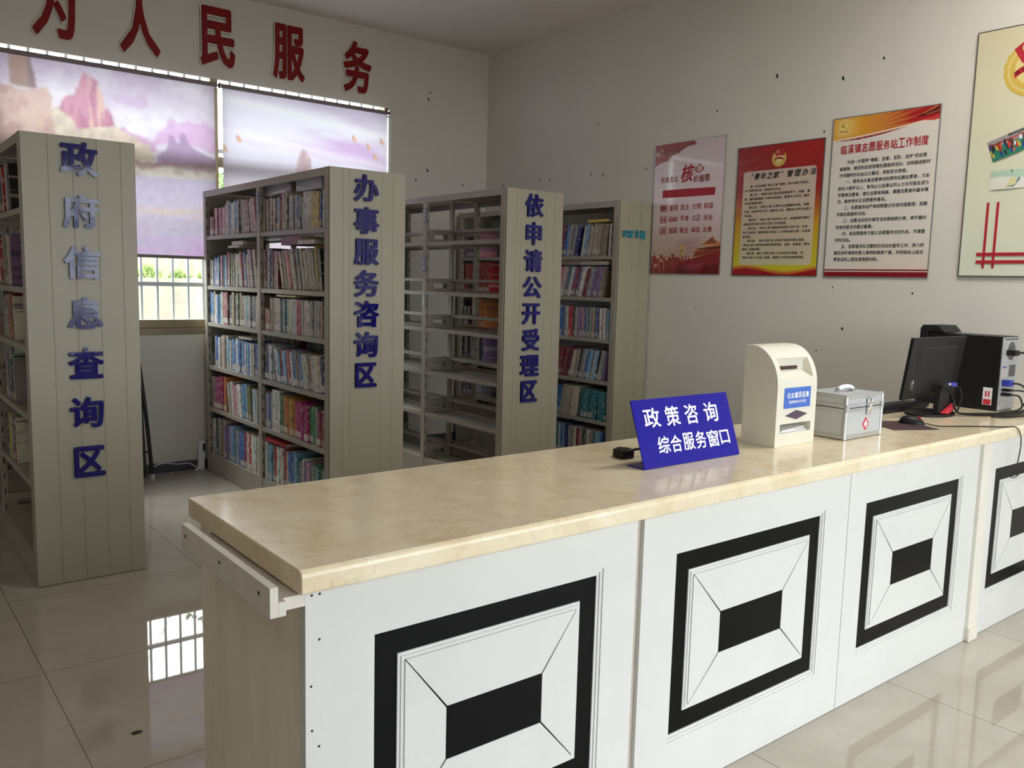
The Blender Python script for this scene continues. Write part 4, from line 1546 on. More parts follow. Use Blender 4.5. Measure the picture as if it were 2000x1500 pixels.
# neck and elliptical foot
obj('neck', MB().prism([(4.150, CT + .012), (4.262, CT + .012), (4.252, CT + .10), (4.236, CT + .155), (4.176, CT + .155), (4.160, CT + .10)], lambda p, q, tt: (p, tt, q), 1.897, 1.930), M_plastic2, t, bevel=.006)
ft = MB()
n = 28
ft.prism([(4.205 + .15 * math.cos(2 * PI * k / n), 1.965 + .105 * math.sin(2 * PI * k / n)) for k in range(n)], lambda p, q, tt: (p, q, tt), CT + .0006, CT + .012)
obj('foot', ft, M_plastic, t, bevel=.003)
obj('cable_clip', MB().prism([(4.150, CT + .018), (4.262, CT + .060), (4.275, CT + .048), (4.270, CT + .034), (4.205, CT + .012)], lambda p, q, tt: (p, tt, q), 1.872, 1.894), M_redplastic, t, bevel=.003)

# monitor video lead with blue plug
t = thing('video_cable', 'black video cable with a blue plug from the monitor back', 'cable', (4.27, 1.90, CT))
obj('plug', MB().obox((4.275, 1.900, 1.120), (.020, -.004, -.002), (0, .013, 0), (.001, 0, .010)), M_bluep, t, bevel=.003)
obj('plug_nut', MB().tube([(4.240, 1.900, 1.122), (4.252, 1.899, 1.122)], .006, 8), M_ivory, t)
obj('lead', MB().tube(spline([(4.295, 1.896, 1.118), (4.33, 1.885, 1.095), (4.325, 1.872, 1.05), (4.29, 1.866, 1.01), (4.285, 1.86, CT + .012), (4.36, 1.80, CT + .0052), (4.46, 1.755, CT + .0052), (4.56, 1.742, CT + .006), (4.66, 1.735, CT + .008)]), .0045, 7), M_plastic, t, smooth=True)
t = thing('monitor_power_cord', 'black power cord drooping from the monitor back over its red clip', 'cable', (4.2, 1.9, CT))
obj('lead', MB().tube(spline([(4.165, 1.900, 1.118), (4.20, 1.888, 1.105), (4.232, 1.872, 1.06), (4.240, 1.862, 1.01), (4.27, 1.848, CT + .014), (4.36, 1.78, CT + .015), (4.47, 1.735, CT + .0055), (4.58, 1.72, CT + .0055), (4.70, 1.716, CT + .02)]), .005, 7), M_plastic, t, smooth=True)

# tower
px0, px1, py0, py1 = 4.624, 4.822, 1.822, 2.235
pz0, pz1 = CT + .0006, 1.352
t = thing('computer_tower', 'black computer tower with its metal rear panel turned towards the front', 'computer', ((px0 + px1) / 2, (py0 + py1) / 2, CT))
obj('case_shell', MB().box(px0, px1, py0 + .004, py1 - .03, pz0, pz1), M_plastic, t, bevel=.004)
fb = MB().prism([(py1 - .029, pz0), (py1 - .029, pz1 + .006), (py1 - .12, pz1 + .004), (py1 - .085, pz1 + .040), (py1 - .0, pz1 + .040), (py1 + .012, pz1 + .02), (py1 + .012, pz0)], lambda p, q, tt: (tt, p, q), px0 - .003, px1 + .003)
obj('front_bezel', fb, M_plastic2, t, bevel=.003)
rear = obj('rear_panel', MB().box(px0 + .004, px1 - .004, py0, py0 + .0036, pz0 + .004, pz1 - .004), M_galv, t)
yy = py0 - .0006
vt = MB()
for k in range(9):
    x = px0 + .025 + k * .018
    vt.box(x, x + .011, yy, py0, pz1 - .018, pz1 - .010)
obj('top_vents', vt, M_dark, rear)
n = 20
obj('fan_grille', MB().prism([(4.735 + .045 * math.cos(2 * PI * k / n), pz1 - .075 + .048 * math.sin(2 * PI * k / n)) for k in range(n)], lambda p, q, tt: (p, tt, q), py0 - .001, py0), mat('dark_grey_grille', (.09, .09, .095), .5), rear)
obj('side_vent', MB().box(4.725, 4.80, py0 - .001, py0, pz0 + .175, pz0 + .235), mat('dark_grey_grille'), rear)
obj('mouse_port', MB().box(4.645, 4.690, py0 - .002, py0, pz0 + .222, pz0 + .230), M_purple, rear)
obj('port_shield', MB().box(4.640, 4.695, py0 - .0009, py0, pz0 + .16, pz0 + .215), mat('bright_port_shield', (.7, .7, .7), .3, .8), rear)
sl = MB()
for k in range(4):
    z = pz0 + .025 + k * .019
    sl.box(4.640, 4.755, py0 - .002, py0, z, z + .011)
obj('slot_covers', sl, M_alu, rear)
st = obj('warranty_sticker', MB().box(px0 - .0008, px0 - .0001, py0 + .03, py0 + .075, pz0 + .028, pz0 + .118), M_paper, t)
obj('sticker_print', MB().box(px0 - .0012, px0 - .0009, py0 + .034, py0 + .071, pz0 + .030, pz0 + .058).box(px0 - .0012, px0 - .0009, py0 + .042, py0 + .050, pz0 + .07, pz0 + .1).box(px0 - .0012, px0 - .0009, py0 + .056, py0 + .064, pz0 + .07, pz0 + .1), M_redplastic, st)


def lead(name, label, plug, pm, pts, r, plug_h=(.012, .02, .010)):
    q = thing(name, label, 'cable', (plug[0], plug[1], CT))
    obj('plug', MB().obox(plug, (plug_h[0], 0, 0), (0, plug_h[1], 0), (0, 0, plug_h[2])), pm, q, bevel=.003)
    obj('lead', MB().tube(spline(pts), r, 8), M_plastic, q, smooth=True)
    return q


ry = py0 - .022
lead('tower_power_cord', 'thick black power cord plugged high into the computer tower', (4.70, ry, pz1 - .082), M_plastic,
     [(4.70, ry - .018, pz1 - .082), (4.77, ry - .035, pz1 - .085), (4.845, ry - .03, pz1 - .13), (4.86, ry - .02, pz1 - .22), (4.82, ry - .04, pz1 - .27), (4.80, ry - .06, CT + .07), (4.74, ry - .07, CT + .010), (4.60, 1.700, CT + .0058), (4.42, 1.705, CT + .0058)], .0058, (.026, .022, .014))
lead('display_lead', 'black display lead with blue plug in the tower rear panel', (4.672, ry, pz0 + .146), M_bluep,
     [(4.672, ry - .018, pz0 + .146), (4.72, ry - .04, pz0 + .14), (4.80, ry - .05, pz0 + .10), (4.84, ry - .03, CT + .05), (4.80, ry - .02, CT + .0062), (4.70, 1.765, CT + .0062), (4.55, 1.778, CT + .0062)], .0048, (.022, .02, .016))
lead('network_cable', 'thin black cable plugged below the blue plug of the tower', (4.672, ry, pz0 + .110), M_plastic,
     [(4.672, ry - .018, pz0 + .110), (4.74, ry - .05, pz0 + .105), (4.86, ry - .05, pz0 + .07), (4.88, ry - .02, CT + .02), (4.94, 1.80, CT + .0044), (5.04, 1.84, CT + .0044)], .004, (.020, .02, .007))
lead('usb_lead', 'black lead looping from the lowest plug of the tower rear', (4.665, ry, pz0 + .088), M_plastic,
     [(4.665, ry - .018, pz0 + .088), (4.715, ry - .04, pz0 + .08), (4.735, ry - .05, pz0 + .045), (4.70, ry - .06, CT + .022), (4.60, 1.755, CT + .0046), (4.48, 1.800, CT + .0046), (4.40, 1.84, CT + .0046)], .0042, (.018, .02, .008))
tag(obj('loose_cable', MB().tube(spline([(4.36, 1.74, CT + .0046), (4.44, 1.69, CT + .0046), (4.58, 1.66, CT + .0046), (4.69, 1.62, CT + .0046), (4.79, 1.573, CT + .0046), (4.86, 1.546, CT + .003), (4.88, 1.543, CT - .06), (4.885, 1.545, CT - .2)]), .0038, 7), M_plastic, smooth=True),
    'thin black cable trailing over the counter edge at the far right', 'cable')

# mouse on its mat, lead hanging over the front edge
P = [(3.558, 1.805), (3.752, 1.706), (3.858, 1.905), (3.664, 2.004)]
tag(obj('mouse_mat', MB().prism(P, lambda p, q, tt: (p, q, tt), CT + .0006, CT + .003), M_maroon), 'dark maroon mouse mat on the worktop beside the silver case', 'mat')
t = thing('computer_mouse', 'black computer mouse with red trim resting on the maroon mat', 'mouse', (3.795, 1.85, CT + .0032), rz=math.radians(-70))
nu, nv_ = 14, 10
V, F = [], []
for i in range(nu + 1):
    s_ = -1 + 2 * i / nu
    wdt = .031 * math.sqrt(max(0, 1 - abs(s_) ** 2.6)) * (1 - .08 * s_)
    hgt = .037 * max(0, 1 - abs(s_) ** 2.2) ** .6 * (1 - .18 * s_)
    for j in range(nv_ + 1):
        a = PI * j / nv_
        V.append((s_ * .057, wdt * math.cos(a), hgt * math.sin(a) ** .8))
for i in range(nu):
    for j in range(nv_):
        k = i * (nv_ + 1) + j
        F.append((k, k + nv_ + 1, k + nv_ + 2, k + 1))
F.append(tuple(i * (nv_ + 1) for i in range(nu + 1)))
obj('mouse_shell', MB().add(V, F), M_plastic, t, local=True, smooth=True)
obj('scroll_wheel', MB().tube([(.030, -.004, .0265), (.030, .004, .0265)], .008, 12), M_redplastic, t, local=True)
tag(obj('mouse_lead', MB().tube(spline([(3.815, 1.797, CT + .010), (3.835, 1.75, CT + .0035), (3.93, 1.69, CT + .0032), (4.02, 1.63, CT + .0032), (4.085, 1.575, CT + .0035), (4.15, 1.549, CT + .001), (4.205, 1.548, CT - .035), (4.225, 1.549, CT - .075), (4.224, 1.55, CT - .12), (4.20, 1.55, CT - .2), (4.16, 1.552, CT - .23), (4.20, 1.553, CT - .238), (4.25, 1.553, CT - .225), (4.31, 1.552, CT - .17), (4.38, 1.55, CT - .08), (4.42, 1.548, CT - .03), (4.47, 1.552, CT + .003), (4.52, 1.60, CT + .0032)]), .0026, 6), M_plastic, smooth=True),
    'thin black mouse cable hanging in a loop over the counter front', 'cable')

# ================================================================== posters on the right wall
M_pgloss = attr_mat('glossy_poster_print', .22, coat=.6)
M_psatin = attr_mat('satin_poster_print', .4)
M_frame = mat('thin_silver_edge', (.50, .50, .48), .3, .8)
M_dedge = mat('dark_board_edge', (.10, .085, .075), .5)
M_ink = mat('black_print_ink', (.03, .028, .028), .5)
M_inkred = mat('red_print_ink', (.42, .015, .03), .45)
M_inkbr = mat('brown_red_print_ink', (.30, .035, .04), .45)
M_gold = mat('gold_print', (.62, .42, .08), .4)
M_goldpale = mat('pale_gold_print', (.70, .60, .25), .4)


class Poster:
    """u runs from the left edge (large Y) to the right edge, w upwards, both in metres"""
    def __init__(s, label, y0, y1, z0, z1, thick, edge, cat='poster', group='posters on the right wall'):
        s.y0, s.z0, s.W, s.H, s.th = y0, z0, y0 - y1, z1 - z0, thick
        s.t = thing('wall_poster', label, cat, (XR, (y0 + y1) / 2, z0), group=group)
        obj('backing_board', MB().box(XR - thick, XR - .0005, y1, y0, z0, z1), edge, s.t)

    def fn(s, u, w, t=0.):
        return (XR - s.th - .0012 - t, s.y0 - u, s.z0 + w)

    def flat(s, name, poly, m, t=.0006, parent=None):
        return obj(name, MB().add([s.fn(u, w, t) for u, w in poly], [tuple(range(len(poly)))]), m, parent or s.t)

    def art(s, nu, nw, color_fn, m, margin=.006):
        W_, H_ = s.W, s.H
        return picture('printed_sheet', lambda u, w: s.fn(margin + u * (W_ - 2 * margin), margin + w * (H_ - 2 * margin), -.0006), nu, nw,
                       lambda U, V, C: color_fn(margin + U * (W_ - 2 * margin), margin + V * (H_ - 2 * margin), C), m, s.t)

    def edge(s, m, e=.006):
        f = MB()
        t = .002
        x0, x1 = XR - s.th - t, XR - s.th - .0002
        ya, yb, za, zb = s.y0 - s.W, s.y0, s.z0, s.z0 + s.H
        f.box(x0, x1, ya, ya + e, za, zb).box(x0, x1, yb - e, yb, za, zb).box(x0, x1, ya + e, yb - e, za, za + e).box(x0, x1, ya + e, yb - e, zb - e, zb)
        return obj('edge_frame', f, m, s.t)

    def lines(s, name, rows, m, adv, h, off=0., t=.0006, parent=None, slant=0.):
        mb = MB()
        for txt, u, w in rows:
            text_line(mb, txt, s.fn, u, w, adv, h, t, off, slant=slant)
        return obj(name, mb, m, parent or s.t)


def star(cx, cy, r, rot=PI / 2, k=.40):
    return [(cx + (r if i % 2 == 0 else r * k) * math.cos(rot + i * PI / 5), cy + (r if i % 2 == 0 else r * k) * math.sin(rot + i * PI / 5)) for i in range(10)]


def league_emblem(P, cx, cy, r, txt=False):
    """round gold wheat ring with a red flag above a red ribbon"""
    n = 36
    ring = obj('emblem', MB().add([P.fn(cx + r * math.cos(2 * PI * k / n) * (1 + .03 * (k % 2)), cy - .15 * r + r * math.sin(2 * PI * k / n) * (1 + .03 * (k % 2)), .0008) for k in range(n)], [tuple(range(n))]), M_gold, P.t)
    inner = MB().add([P.fn(cx + .62 * r * math.cos(2 * PI * k / n), cy - .12 * r + .62 * r * math.sin(2 * PI * k / n), .0011) for k in range(n)], [tuple(range(n))])
    obj('emblem_disc', inner, M_goldpale, ring)
    wh = MB()
    for k in range(22):
        a = PI * (.62 + 1.0 * k / 22)
        c0 = (cx + .84 * r * math.cos(a), cy - .15 * r + .84 * r * math.sin(a))
        d = a + .9
        wh.add([P.fn(c0[0] + .11 * r * math.cos(d), c0[1] + .11 * r * math.sin(d), .0013), P.fn(c0[0] + .035 * r * math.cos(d + PI / 2), c0[1] + .035 * r * math.sin(d + PI / 2), .0013),
                P.fn(c0[0] - .11 * r * math.cos(d), c0[1] - .11 * r * math.sin(d), .0013), P.fn(c0[0] - .035 * r * math.cos(d + PI / 2), c0[1] - .035 * r * math.sin(d + PI / 2), .0013)], [(0, 1, 2, 3)])
    obj('wheat_ears', wh, M_goldpale, ring)
    fl = [(cx - .70 * r, cy + .60 * r), (cx - .35 * r, cy + .85 * r), (cx + .1 * r, cy + .95 * r), (cx + .5 * r, cy + .88 * r), (cx + .85 * r, cy + .95 * r), (cx + .72 * r, cy + .15 * r), (cx + .35 * r, cy + .12 * r), (cx - .1 * r, cy + .2 * r), (cx - .38 * r, cy + .05 * r)]
    obj('flag', MB().add([P.fn(u, w, .0016) for u, w in fl], [tuple(range(len(fl)))]), M_inkred, ring)
    sc = (cx - .22 * r, cy + .62 * r)
    sr = MB()
    m = 24
    for k in range(m):
        a0, a1 = 2 * PI * k / m, 2 * PI * (k + 1) / m
        sr.add([P.fn(sc[0] + q * r * math.cos(a), sc[1] + q * r * math.sin(a), .002) for q, a in ((.2, a0), (.2, a1), (.165, a1), (.165, a0))], [(0, 1, 2, 3)])
    sp = star(sc[0], sc[1], .14 * r)
    sr.add([P.fn(u, w, .002) for u, w in sp] + [P.fn(sc[0], sc[1], .002)], [(i, (i + 1) % 10, 10) for i in range(10)])
    obj('ring_star', sr, M_goldpale, ring)
    rb = MB()
    m = 12
    pts = []
    for k in range(m + 1):
        a = PI * (.80 - .60 * k / m)
        pts.append(((cx + .80 * r * math.cos(a), cy - .62 * r + .62 * r * math.sin(a)), (cx + .74 * r * math.cos(a), cy - .82 * r + .60 * r * math.sin(a))))
    for k in range(m):
        rb.add([P.fn(*pts[k][0], .0018), P.fn(*pts[k + 1][0], .0018), P.fn(*pts[k + 1][1], .0018), P.fn(*pts[k][1], .0018)], [(0, 1, 2, 3)])
    obj('ribbon', rb, M_inkred, ring)
    tm = MB()
    for i, ch in enumerate('中国共青团'):
        a = PI * (.735 - .47 * i / 4)
        u, w = cx + .77 * r * math.cos(a), cy - .72 * r + .61 * r * math.sin(a)
        s_ = .085 * r
        glyph_fit(tm, ch, lambda p, q, t: P.fn(p, q, .0021), u - s_, u + s_, w - s_, w + s_, 0, None, .01)
    obj('ribbon_lettering', tm, M_goldpale, ring)
    return ring


# ---- poster 1: core values
P = Poster('pink and white poster with red bar and gate tower, leftmost on the right wall', 4.640, 3.963, 1.657, 2.654, .006, M_frame)
W1, H1 = P.W, P.H


def art1(U, V, C):
    C[:] = lin((222, 204, 208))
    k = np.clip((V - .55) / .3, 0, 1)[..., None]
    C[:] = C * (1 - k * .4) + lin((206, 196, 196)) * k * .4
    low = np.clip((.40 - V) / .25, 0, 1)[..., None]
    C[:] = C * (1 - low) + lin((196, 172, 152)) * low
    cl = fbm(U * 5, V * 9, 51)
    hz = (np.clip((.30 - V) / .06, 0, 1) * np.clip((cl - .35) * 3, 0, 1))[..., None]
    C[:] = C * (1 - hz * .6) + lin((176, 128, 138)) * hz * .6
    jag = (fbm(U * 16, V * 16, 52) - .5) * .05
    fj = inpoly(U + jag * .25, V + jag * .25, [(-.05, .822), (.0, .822), (.053, .849), (.131, .860), (.152, .882), (.179, .90), (.218, .91), (.228, .906), (.262, .928), (.33, .952), (.40, .960), (.409, .970), (.388, .988), (.39, 1.1), (-.05, 1.1)])
    put(C, fj, (150, 22, 32), .96)
    put(C, fj & (fbm(U * 14, V * 14, 53) > .55), (112, 14, 24), .6)
    # gate tower
    g = lambda pts, col, a=.95: put(C, inpoly(U, V, pts), col, a)
    g([(.27, .0), (W1, .0), (W1, .172), (.62, .165), (.52, .145), (.40, .118), (.30, .10)], (140, 24, 30))
    g([(.30, .098), (.40, .118), (.52, .146), (.62, .166), (W1, .174), (W1, .186), (.6, .175), (.40, .127)], (206, 178, 140))
    g([(.42, .13), (.445, .178), (.66, .205), (W1, .205), (W1, .17)], (150, 60, 40))
    g([(.40, .158), (.47, .195), (.66, .225), (W1, .222), (W1, .205), (.64, .205), (.46, .172)], (190, 120, 60))
    g([(.45, .186), (.46, .194), (W1, .208), (W1, .196), (.6, .192)], (70, 30, 26))
    g([(.47, .212), (.56, .255), (.60, .285), (.615, .262), (.655, .238), (W1, .23), (W1, .222), (.64, .222)], (200, 130, 66))
    g([(.52, .225), (.585, .268), (.60, .268), (.64, .232)], (150, 78, 50))
    for k in range(6):
        g([(.46 + k * .032, .146 + k * .006), (.466 + k * .032, .147 + k * .006), (.466 + k * .032, .176 + k * .006), (.46 + k * .032, .174 + k * .006)], (96, 20, 22))
    # carved column
    g([(.285, .09), (.30, .19), (.275, .20), (.28, .225), (.305, .22), (.325, .235), (.345, .215), (.355, .19), (.335, .17), (.33, .10)], (206, 180, 120))
    put(C, inpoly(U, V, [(.285, .09), (.30, .19), (.345, .215), (.33, .10)]) & (fbm(U * 60, V * 50, 55) > .52), (150, 96, 60), .7)
    # crowd of flags bottom left
    fl = .10 + .06 * fbm(U * 26, V * 3, 56) - .20 * np.clip(U - .22, 0, 1)
    put(C, V < fl + .03 * (fbm(U * 60, V * 2, 57) > .6), (146, 24, 32), .95)
    put(C, (V < .075) & (fbm(U * 7, V * 7, 58) > .55), (88, 10, 18), .7)
    put(C, (V < .05), (108, 14, 20), .5)
    for (u, w, r) in ((.055, .068, .020), (.11, .107, .020), (.165, .122, .020), (.215, .13, .006), (.222, .10, .006), (.208, .08, .006), (.06, .955, .010), (.075, .94, .010), (.028, .925, .016)):
        put(C, inpoly(U, V, star(u, w, r)), (226, 196, 130), .95)
    for u0_, u1_ in ((.0, .045), (.07, .10), (.135, .14)):
        put(C, (np.abs(U - (u0_ + (u1_ - u0_) * (1 - V / .19))) < .0022) & (V < .19), (206, 170, 150), .9)
    return C


P.art(230, 330, art1, M_pgloss)
P.edge(M_frame, .004)
rows = MB()
for i, ch in enumerate('社会主义'):
    glyph_fit(rows, ch, P.fn, .072 + i * .044, .072 + i * .044 + .040, .700 - .0 * i, .745, .0006, None, .022)
for i, ch in enumerate('价值观'):
    glyph_fit(rows, ch, P.fn, .392 + i * .052, .392 + i * .052 + .048, .682, .735, .0006, None, .022)
obj('title_lettering', rows, M_inkbr, P.t)
rows = MB()
sl = lambda u, w, t: P.fn(u + (w - .72) * .18, w, t)
glyph_fit(rows, '核', sl, .268, .385, .690, .822, .0006, None, .03)
glyph_fit(rows, '心', sl, .385, .478, .752, .818, .0006, None, .02)
obj('brush_lettering', rows, M_inkred, P.t)
P.flat('red_bar', [(.095, .586), (.35, .581), (.60, .580), (.602, .636), (.35, .641), (.096, .643)], M_inkred)
for k, (hd, words, w) in enumerate((('国家', ('富强', '民主', '文明', '和谐'), .485), ('社会', ('自由', '平等', '公正', '法治'), .400), ('公民', ('爱国', '敬业', '诚信', '友善'), .313))):
    for i, wd in enumerate(words):
        rows = MB()
        for j, ch in enumerate(wd):
            u = .172 + i * .111 + j * .044
            glyph_fit(rows, ch, P.fn, u, u + .040, w, w + .042, .0006, None, .012)
        obj('value_word', rows, M_inkred, P.t)
    fr = MB()
    a, b, c, d, e = .080, .148, w - .006, w + .048, .004
    for q in ((a, b, c, c + e), (a, b, d - e, d), (a, a + e, c + e, d - e), (b - e, b, c + e, d - e)):
        fr.add([P.fn(q[0], q[2], .0006), P.fn(q[1], q[2], .0006), P.fn(q[1], q[3], .0006), P.fn(q[0], q[3], .0006)], [(0, 1, 2, 3)])
    for j, ch in enumerate(hd):
        glyph_fit(fr, ch, P.fn, .087 + j * .028, .087 + j * .028 + .026, w + .002, w + .040, .0006, None, .02)
    obj('heading_box', fr, M_inkred, P.t)

# ---- poster 2: youth home rules
P = Poster('red and yellow bordered rules poster with gold emblem, second from left on the wall', 3.853, 3.174, 1.653, 2.546, .006, M_dedge)
W2, H2 = P.W, P.H


def art2(U, V, C):
    k = np.clip((V - .10) / .38, 0, 1)[..., None]
    C[:] = lin((206, 196, 48)) * (1 - k) + lin((196, 120, 40)) * k
    k = np.clip((V - .36) / .22, 0, 1)[..., None]
    C[:] = C * (1 - k) + lin((150, 24, 28)) * k
    put(C, (V > .70) & (fbm(U * 2 + V, V * 4, 61) > .5), (170, 28, 28), .6)
    for a, b, c in ((.62, .80, .14), (.55, .73, .22)):
        put(C, np.abs(V - (b + c * (U - .1))) < .004 * (1 - np.clip(U / .36, 0, 1)) + .0012, (196, 90, 96), .4)
    # rounded pale panel
    a, b, c, d, r = .058, .630, .077, .722, .022
    qx, qy = np.maximum(np.maximum(a + r - U, U - (b - r)), 0), np.maximum(np.maximum(c + r - V, V - (d - r)), 0)
    pan = (np.hypot(qx, qy) <= r)
    k = np.clip((V - .1) / .6, 0, 1)[..., None]
    C[pan] = (lin((208, 198, 166)) * (1 - k) + lin((206, 184, 172)) * k)[pan]
    wv = .052 + .020 * np.sin((U - .08) / W2 * 2 * PI * 1.05 + 1.3)
    put(C, V < wv, (206, 120, 48), 1)
    put(C, V < wv - .018, (160, 20, 26), 1)
    return C


P.art(200, 260, art2, M_pgloss)
P.edge(M_dedge, .005)
league_emblem(P, .340, .802, .056)
rows = MB()
for i, (ch, u) in enumerate(zip('“青年之家”管理办法', (.110, .142, .194, .246, .298, .350, .404, .462, .520, .578))):
    q = ch in '“”'
    w0 = .662
    glyph_fit(rows, ch, lambda p, w, t: P.fn(p + (w - .66) * .25, w, t), u + (.006 if q else 0), u + (.018 if q else .045), w0 + (.030 if q else 0), w0 + (.042 if q else .046), .0006, None, .03)
obj('title_lettering', rows, M_ink, P.t)
TX = ['　　第一条为加强“青年之家”管理，充分发挥“青年之', '家”的阵地作用，特制定本办法。', '　　第二条　“青年之家”是在团县委领导下，团结、凝', '聚、服务和团结广大青年的组织，是青年人学习、娱乐、', '活动的重要场所。',
      '　　第三条　“青年之家”以青年为主要服务对象，免费', '开放，以听青年之声、建青年之家、圆青年之梦为主要工', '作目标。', '　　第四条　“青年之家”设负责人1名，由团委委员兼任，', '具体负责“青年之家”日常工作和管理。',
      '　　第五条　“青年之家”要做到年初有工作计划，年终', '有工作总结，要做好每次活动、工作的台账记录，以备清', '晰完整。', '　　第六条　“青年之家”的公共财产要进行登记造册，', '“青年之家”场所有关规定使用场地、设施、设备等，爱惜',
      '使用，妥善保管。', '　　第七条　建立“青年之家”工作考核评价制度，将', '“青年之家”工作纳入党建、团建工作目标和考核范围。']
P.lines('body_lettering', [(t, .076, .612 - i * .0289) for i, t in enumerate(TX)], M_ink, .0215, .0185, .012)

# ---- poster 3: volunteer station rules
P = Poster('white volunteer-rules poster with gold sunburst top and red bottom stripe, third from left', 3.124, 2.442, 1.650, 2.652, .007, M_frame)
W3, H3 = P.W, P.H


def art3(U, V, C):
    C[:] = lin((222, 216, 210))
    k = np.clip((.26 - V) / .2, 0, 1)[..., None] * np.clip((U - .1) / .3, 0, 1)[..., None]
    C[:] = C * (1 - k * .5) + lin((226, 204, 182)) * k * .5
    s = U / W3
    curve = .868 + .075 * (s ** 1.7) * (1.15 - .25 * s)
    top = V > curve
    col = np.clip((s - .25) / .5, 0, 1)[..., None]
    base = lin((222, 160, 48)) * (1 - col) + lin((168, 24, 28)) * col
    ang = np.arctan2(V - .905, U - .20)
    ray = (np.sin(ang * 58) > .15) & (U > .25)
    fade = np.clip(1 - np.abs(s - .5) / .38, 0, 1)[..., None]
    rc = base * (1 - fade * .5) + lin((232, 160, 90)) * fade * .5
    C[top] = base[top]
    C[top & ray] = rc[top & ray]
    glow = np.exp(-(np.hypot(U - .085, V - .938) / .055) ** 2)[..., None]
    C[top] = (C * (1 - glow * .75) + lin((248, 232, 160)) * glow * .75)[top]
    put(C, inpoly(U, V, [(.535, .945), (.60, .972), (.65, .992), (.675, .985), (.675, .955), (.60, .945)]), (70, 20, 24), .85)
    put(C, inpoly(U, V, [(.575, .962), (.655, .996), (.66, .99), (.585, .96)]), (206, 130, 70), .9)
    put(C, inpoly(U, V, [(.595, .952), (.675, .972), (.675, .966), (.60, .948)]), (190, 110, 70), .8)
    put(C, (V < curve) & (V > curve - .010), (240, 214, 190), .95)
    put(C, (V <= curve - .010) & (V > curve - .010 - .012 * np.sin(np.clip(s * 1.35, 0, 1) * PI)), (140, 14, 26), .97)
    put(C, inpoly(U, V, [(.56, .925), (W3, .948), (W3, .918), (.64, .914)]), (196, 40, 40), .95)
    put(C, (V < .036), (130, 12, 26), 1)
    put(C, (V > .043) & (V < .0515), (130, 12, 26), 1)
    return C


P.art(230, 320, art3, M_psatin)
P.edge(M_frame, .004)
# hammer and sickle
em = MB()
cx, cy, r = .085, .940, .030
arc = []
for k in range(15):
    a = math.radians(120 - 235 * k / 14)
    arc.append((a, .13 + .17 * math.sin(PI * k / 14)))
for k in range(14):
    (a0, t0), (a1, t1) = arc[k], arc[k + 1]
    em.add([P.fn(cx + r * math.cos(a0), cy + r * math.sin(a0), .0008), P.fn(cx + r * math.cos(a1), cy + r * math.sin(a1), .0008), P.fn(cx + r * (1 - t1) * math.cos(a1), cy + r * (1 - t1) * math.sin(a1), .0008), P.fn(cx + r * (1 - t0) * math.cos(a0), cy + r * (1 - t0) * math.sin(a0), .0008)], [(0, 1, 2, 3)])
for q in ([(-.62, -.62), (-.95, -.98), (-1.08, -.85), (-.74, -.5)], [(-.55, .42), (.72, -.92), (.88, -.76), (-.38, .57)], [(-.95, .38), (-.42, .82), (-.12, .52), (-.62, .10)]):
    em.add([P.fn(cx + a * r, cy + b * r, .0009) for a, b in q], [(0, 1, 2, 3)])
o = obj('party_emblem', em, mat('emblem_yellow', (.66, .55, .06), .4), P.t)
sh = MB()
for q in ([(-.95, .36), (-.62, .08), (-.12, .50), (-.18, .42), (-.62, .0), (-1.0, .30)], [(-1.08, -.87), (-.62, -.66), (-.2, -.9), (.3, -.78), (.72, -.95), (.66, -1.02), (.3, -.88), (-.2, -1.0), (-.62, -.76), (-1.04, -.97)]):
    sh.add([P.fn(cx + a * r, cy + b * r, .0012) for a, b in q], [tuple(range(len(q)))])
obj('emblem_shadow_line', sh, M_ink, o)
rows = MB()
for i, ch in enumerate('临溪镇志愿服务站工作制度'):
    u = .066 + i * .0468
    glyph_fit(rows, ch, P.fn, u, u + .0425, .772 + i * .0005, .829 + i * .0005, .0006, None, .020)
obj('title_lettering', rows, M_inkred, P.t)
TX = ['　　为进一步倡导“奉献、友爱、互助、进步”的志愿', '者精神，规范和促进我镇志愿服务活动，加快推进新时', '代中国特色社会主义建设，特制定本制度。', '　　一、服务站本着自愿参加的原则招募志愿者，凡年', '龄在14周岁以上、有热心公益事业的人士均可报名成为',
      '学雷锋志愿者，建立志愿者档案，掌握志愿者的基本情', '况、服务特长及志愿服务意向。', '　　二、志愿服务站严格按照建立标准加强管理，定期', '开展志愿服务活动。', '　　三、志愿活动及时填写活动等级统计表，将开展的', '所有志愿活动登记备案。',
      '　　四、各志愿服务不能以志愿服务活动为名，开展营', '利性活动。', '　　五、志愿服务队伍要抓好活动的宣传工作，努力挖', '掘活动中涌现的感人事例和典型个案，并积极向上级志', '愿者组织上报信息简报材料。']
P.lines('body_lettering', [(t, .065, .712 - i * .0405) for i, t in enumerate(TX)], M_ink, .0242, .0255, .014)

# ---- big pale board
P = Poster('large pale yellow-green display board with a red emblem, at the right edge', 2.268, 1.12, 1.661, 3.0045, .016, M_dedge, cat='board')
WB, HB = P.W, P.H


def art4(U, V, C):
    k = np.clip(V / HB, 0, 1)[..., None]
    C[:] = lin((218, 224, 206)) * (1 - k) + lin((206, 198, 166)) * k
    return C


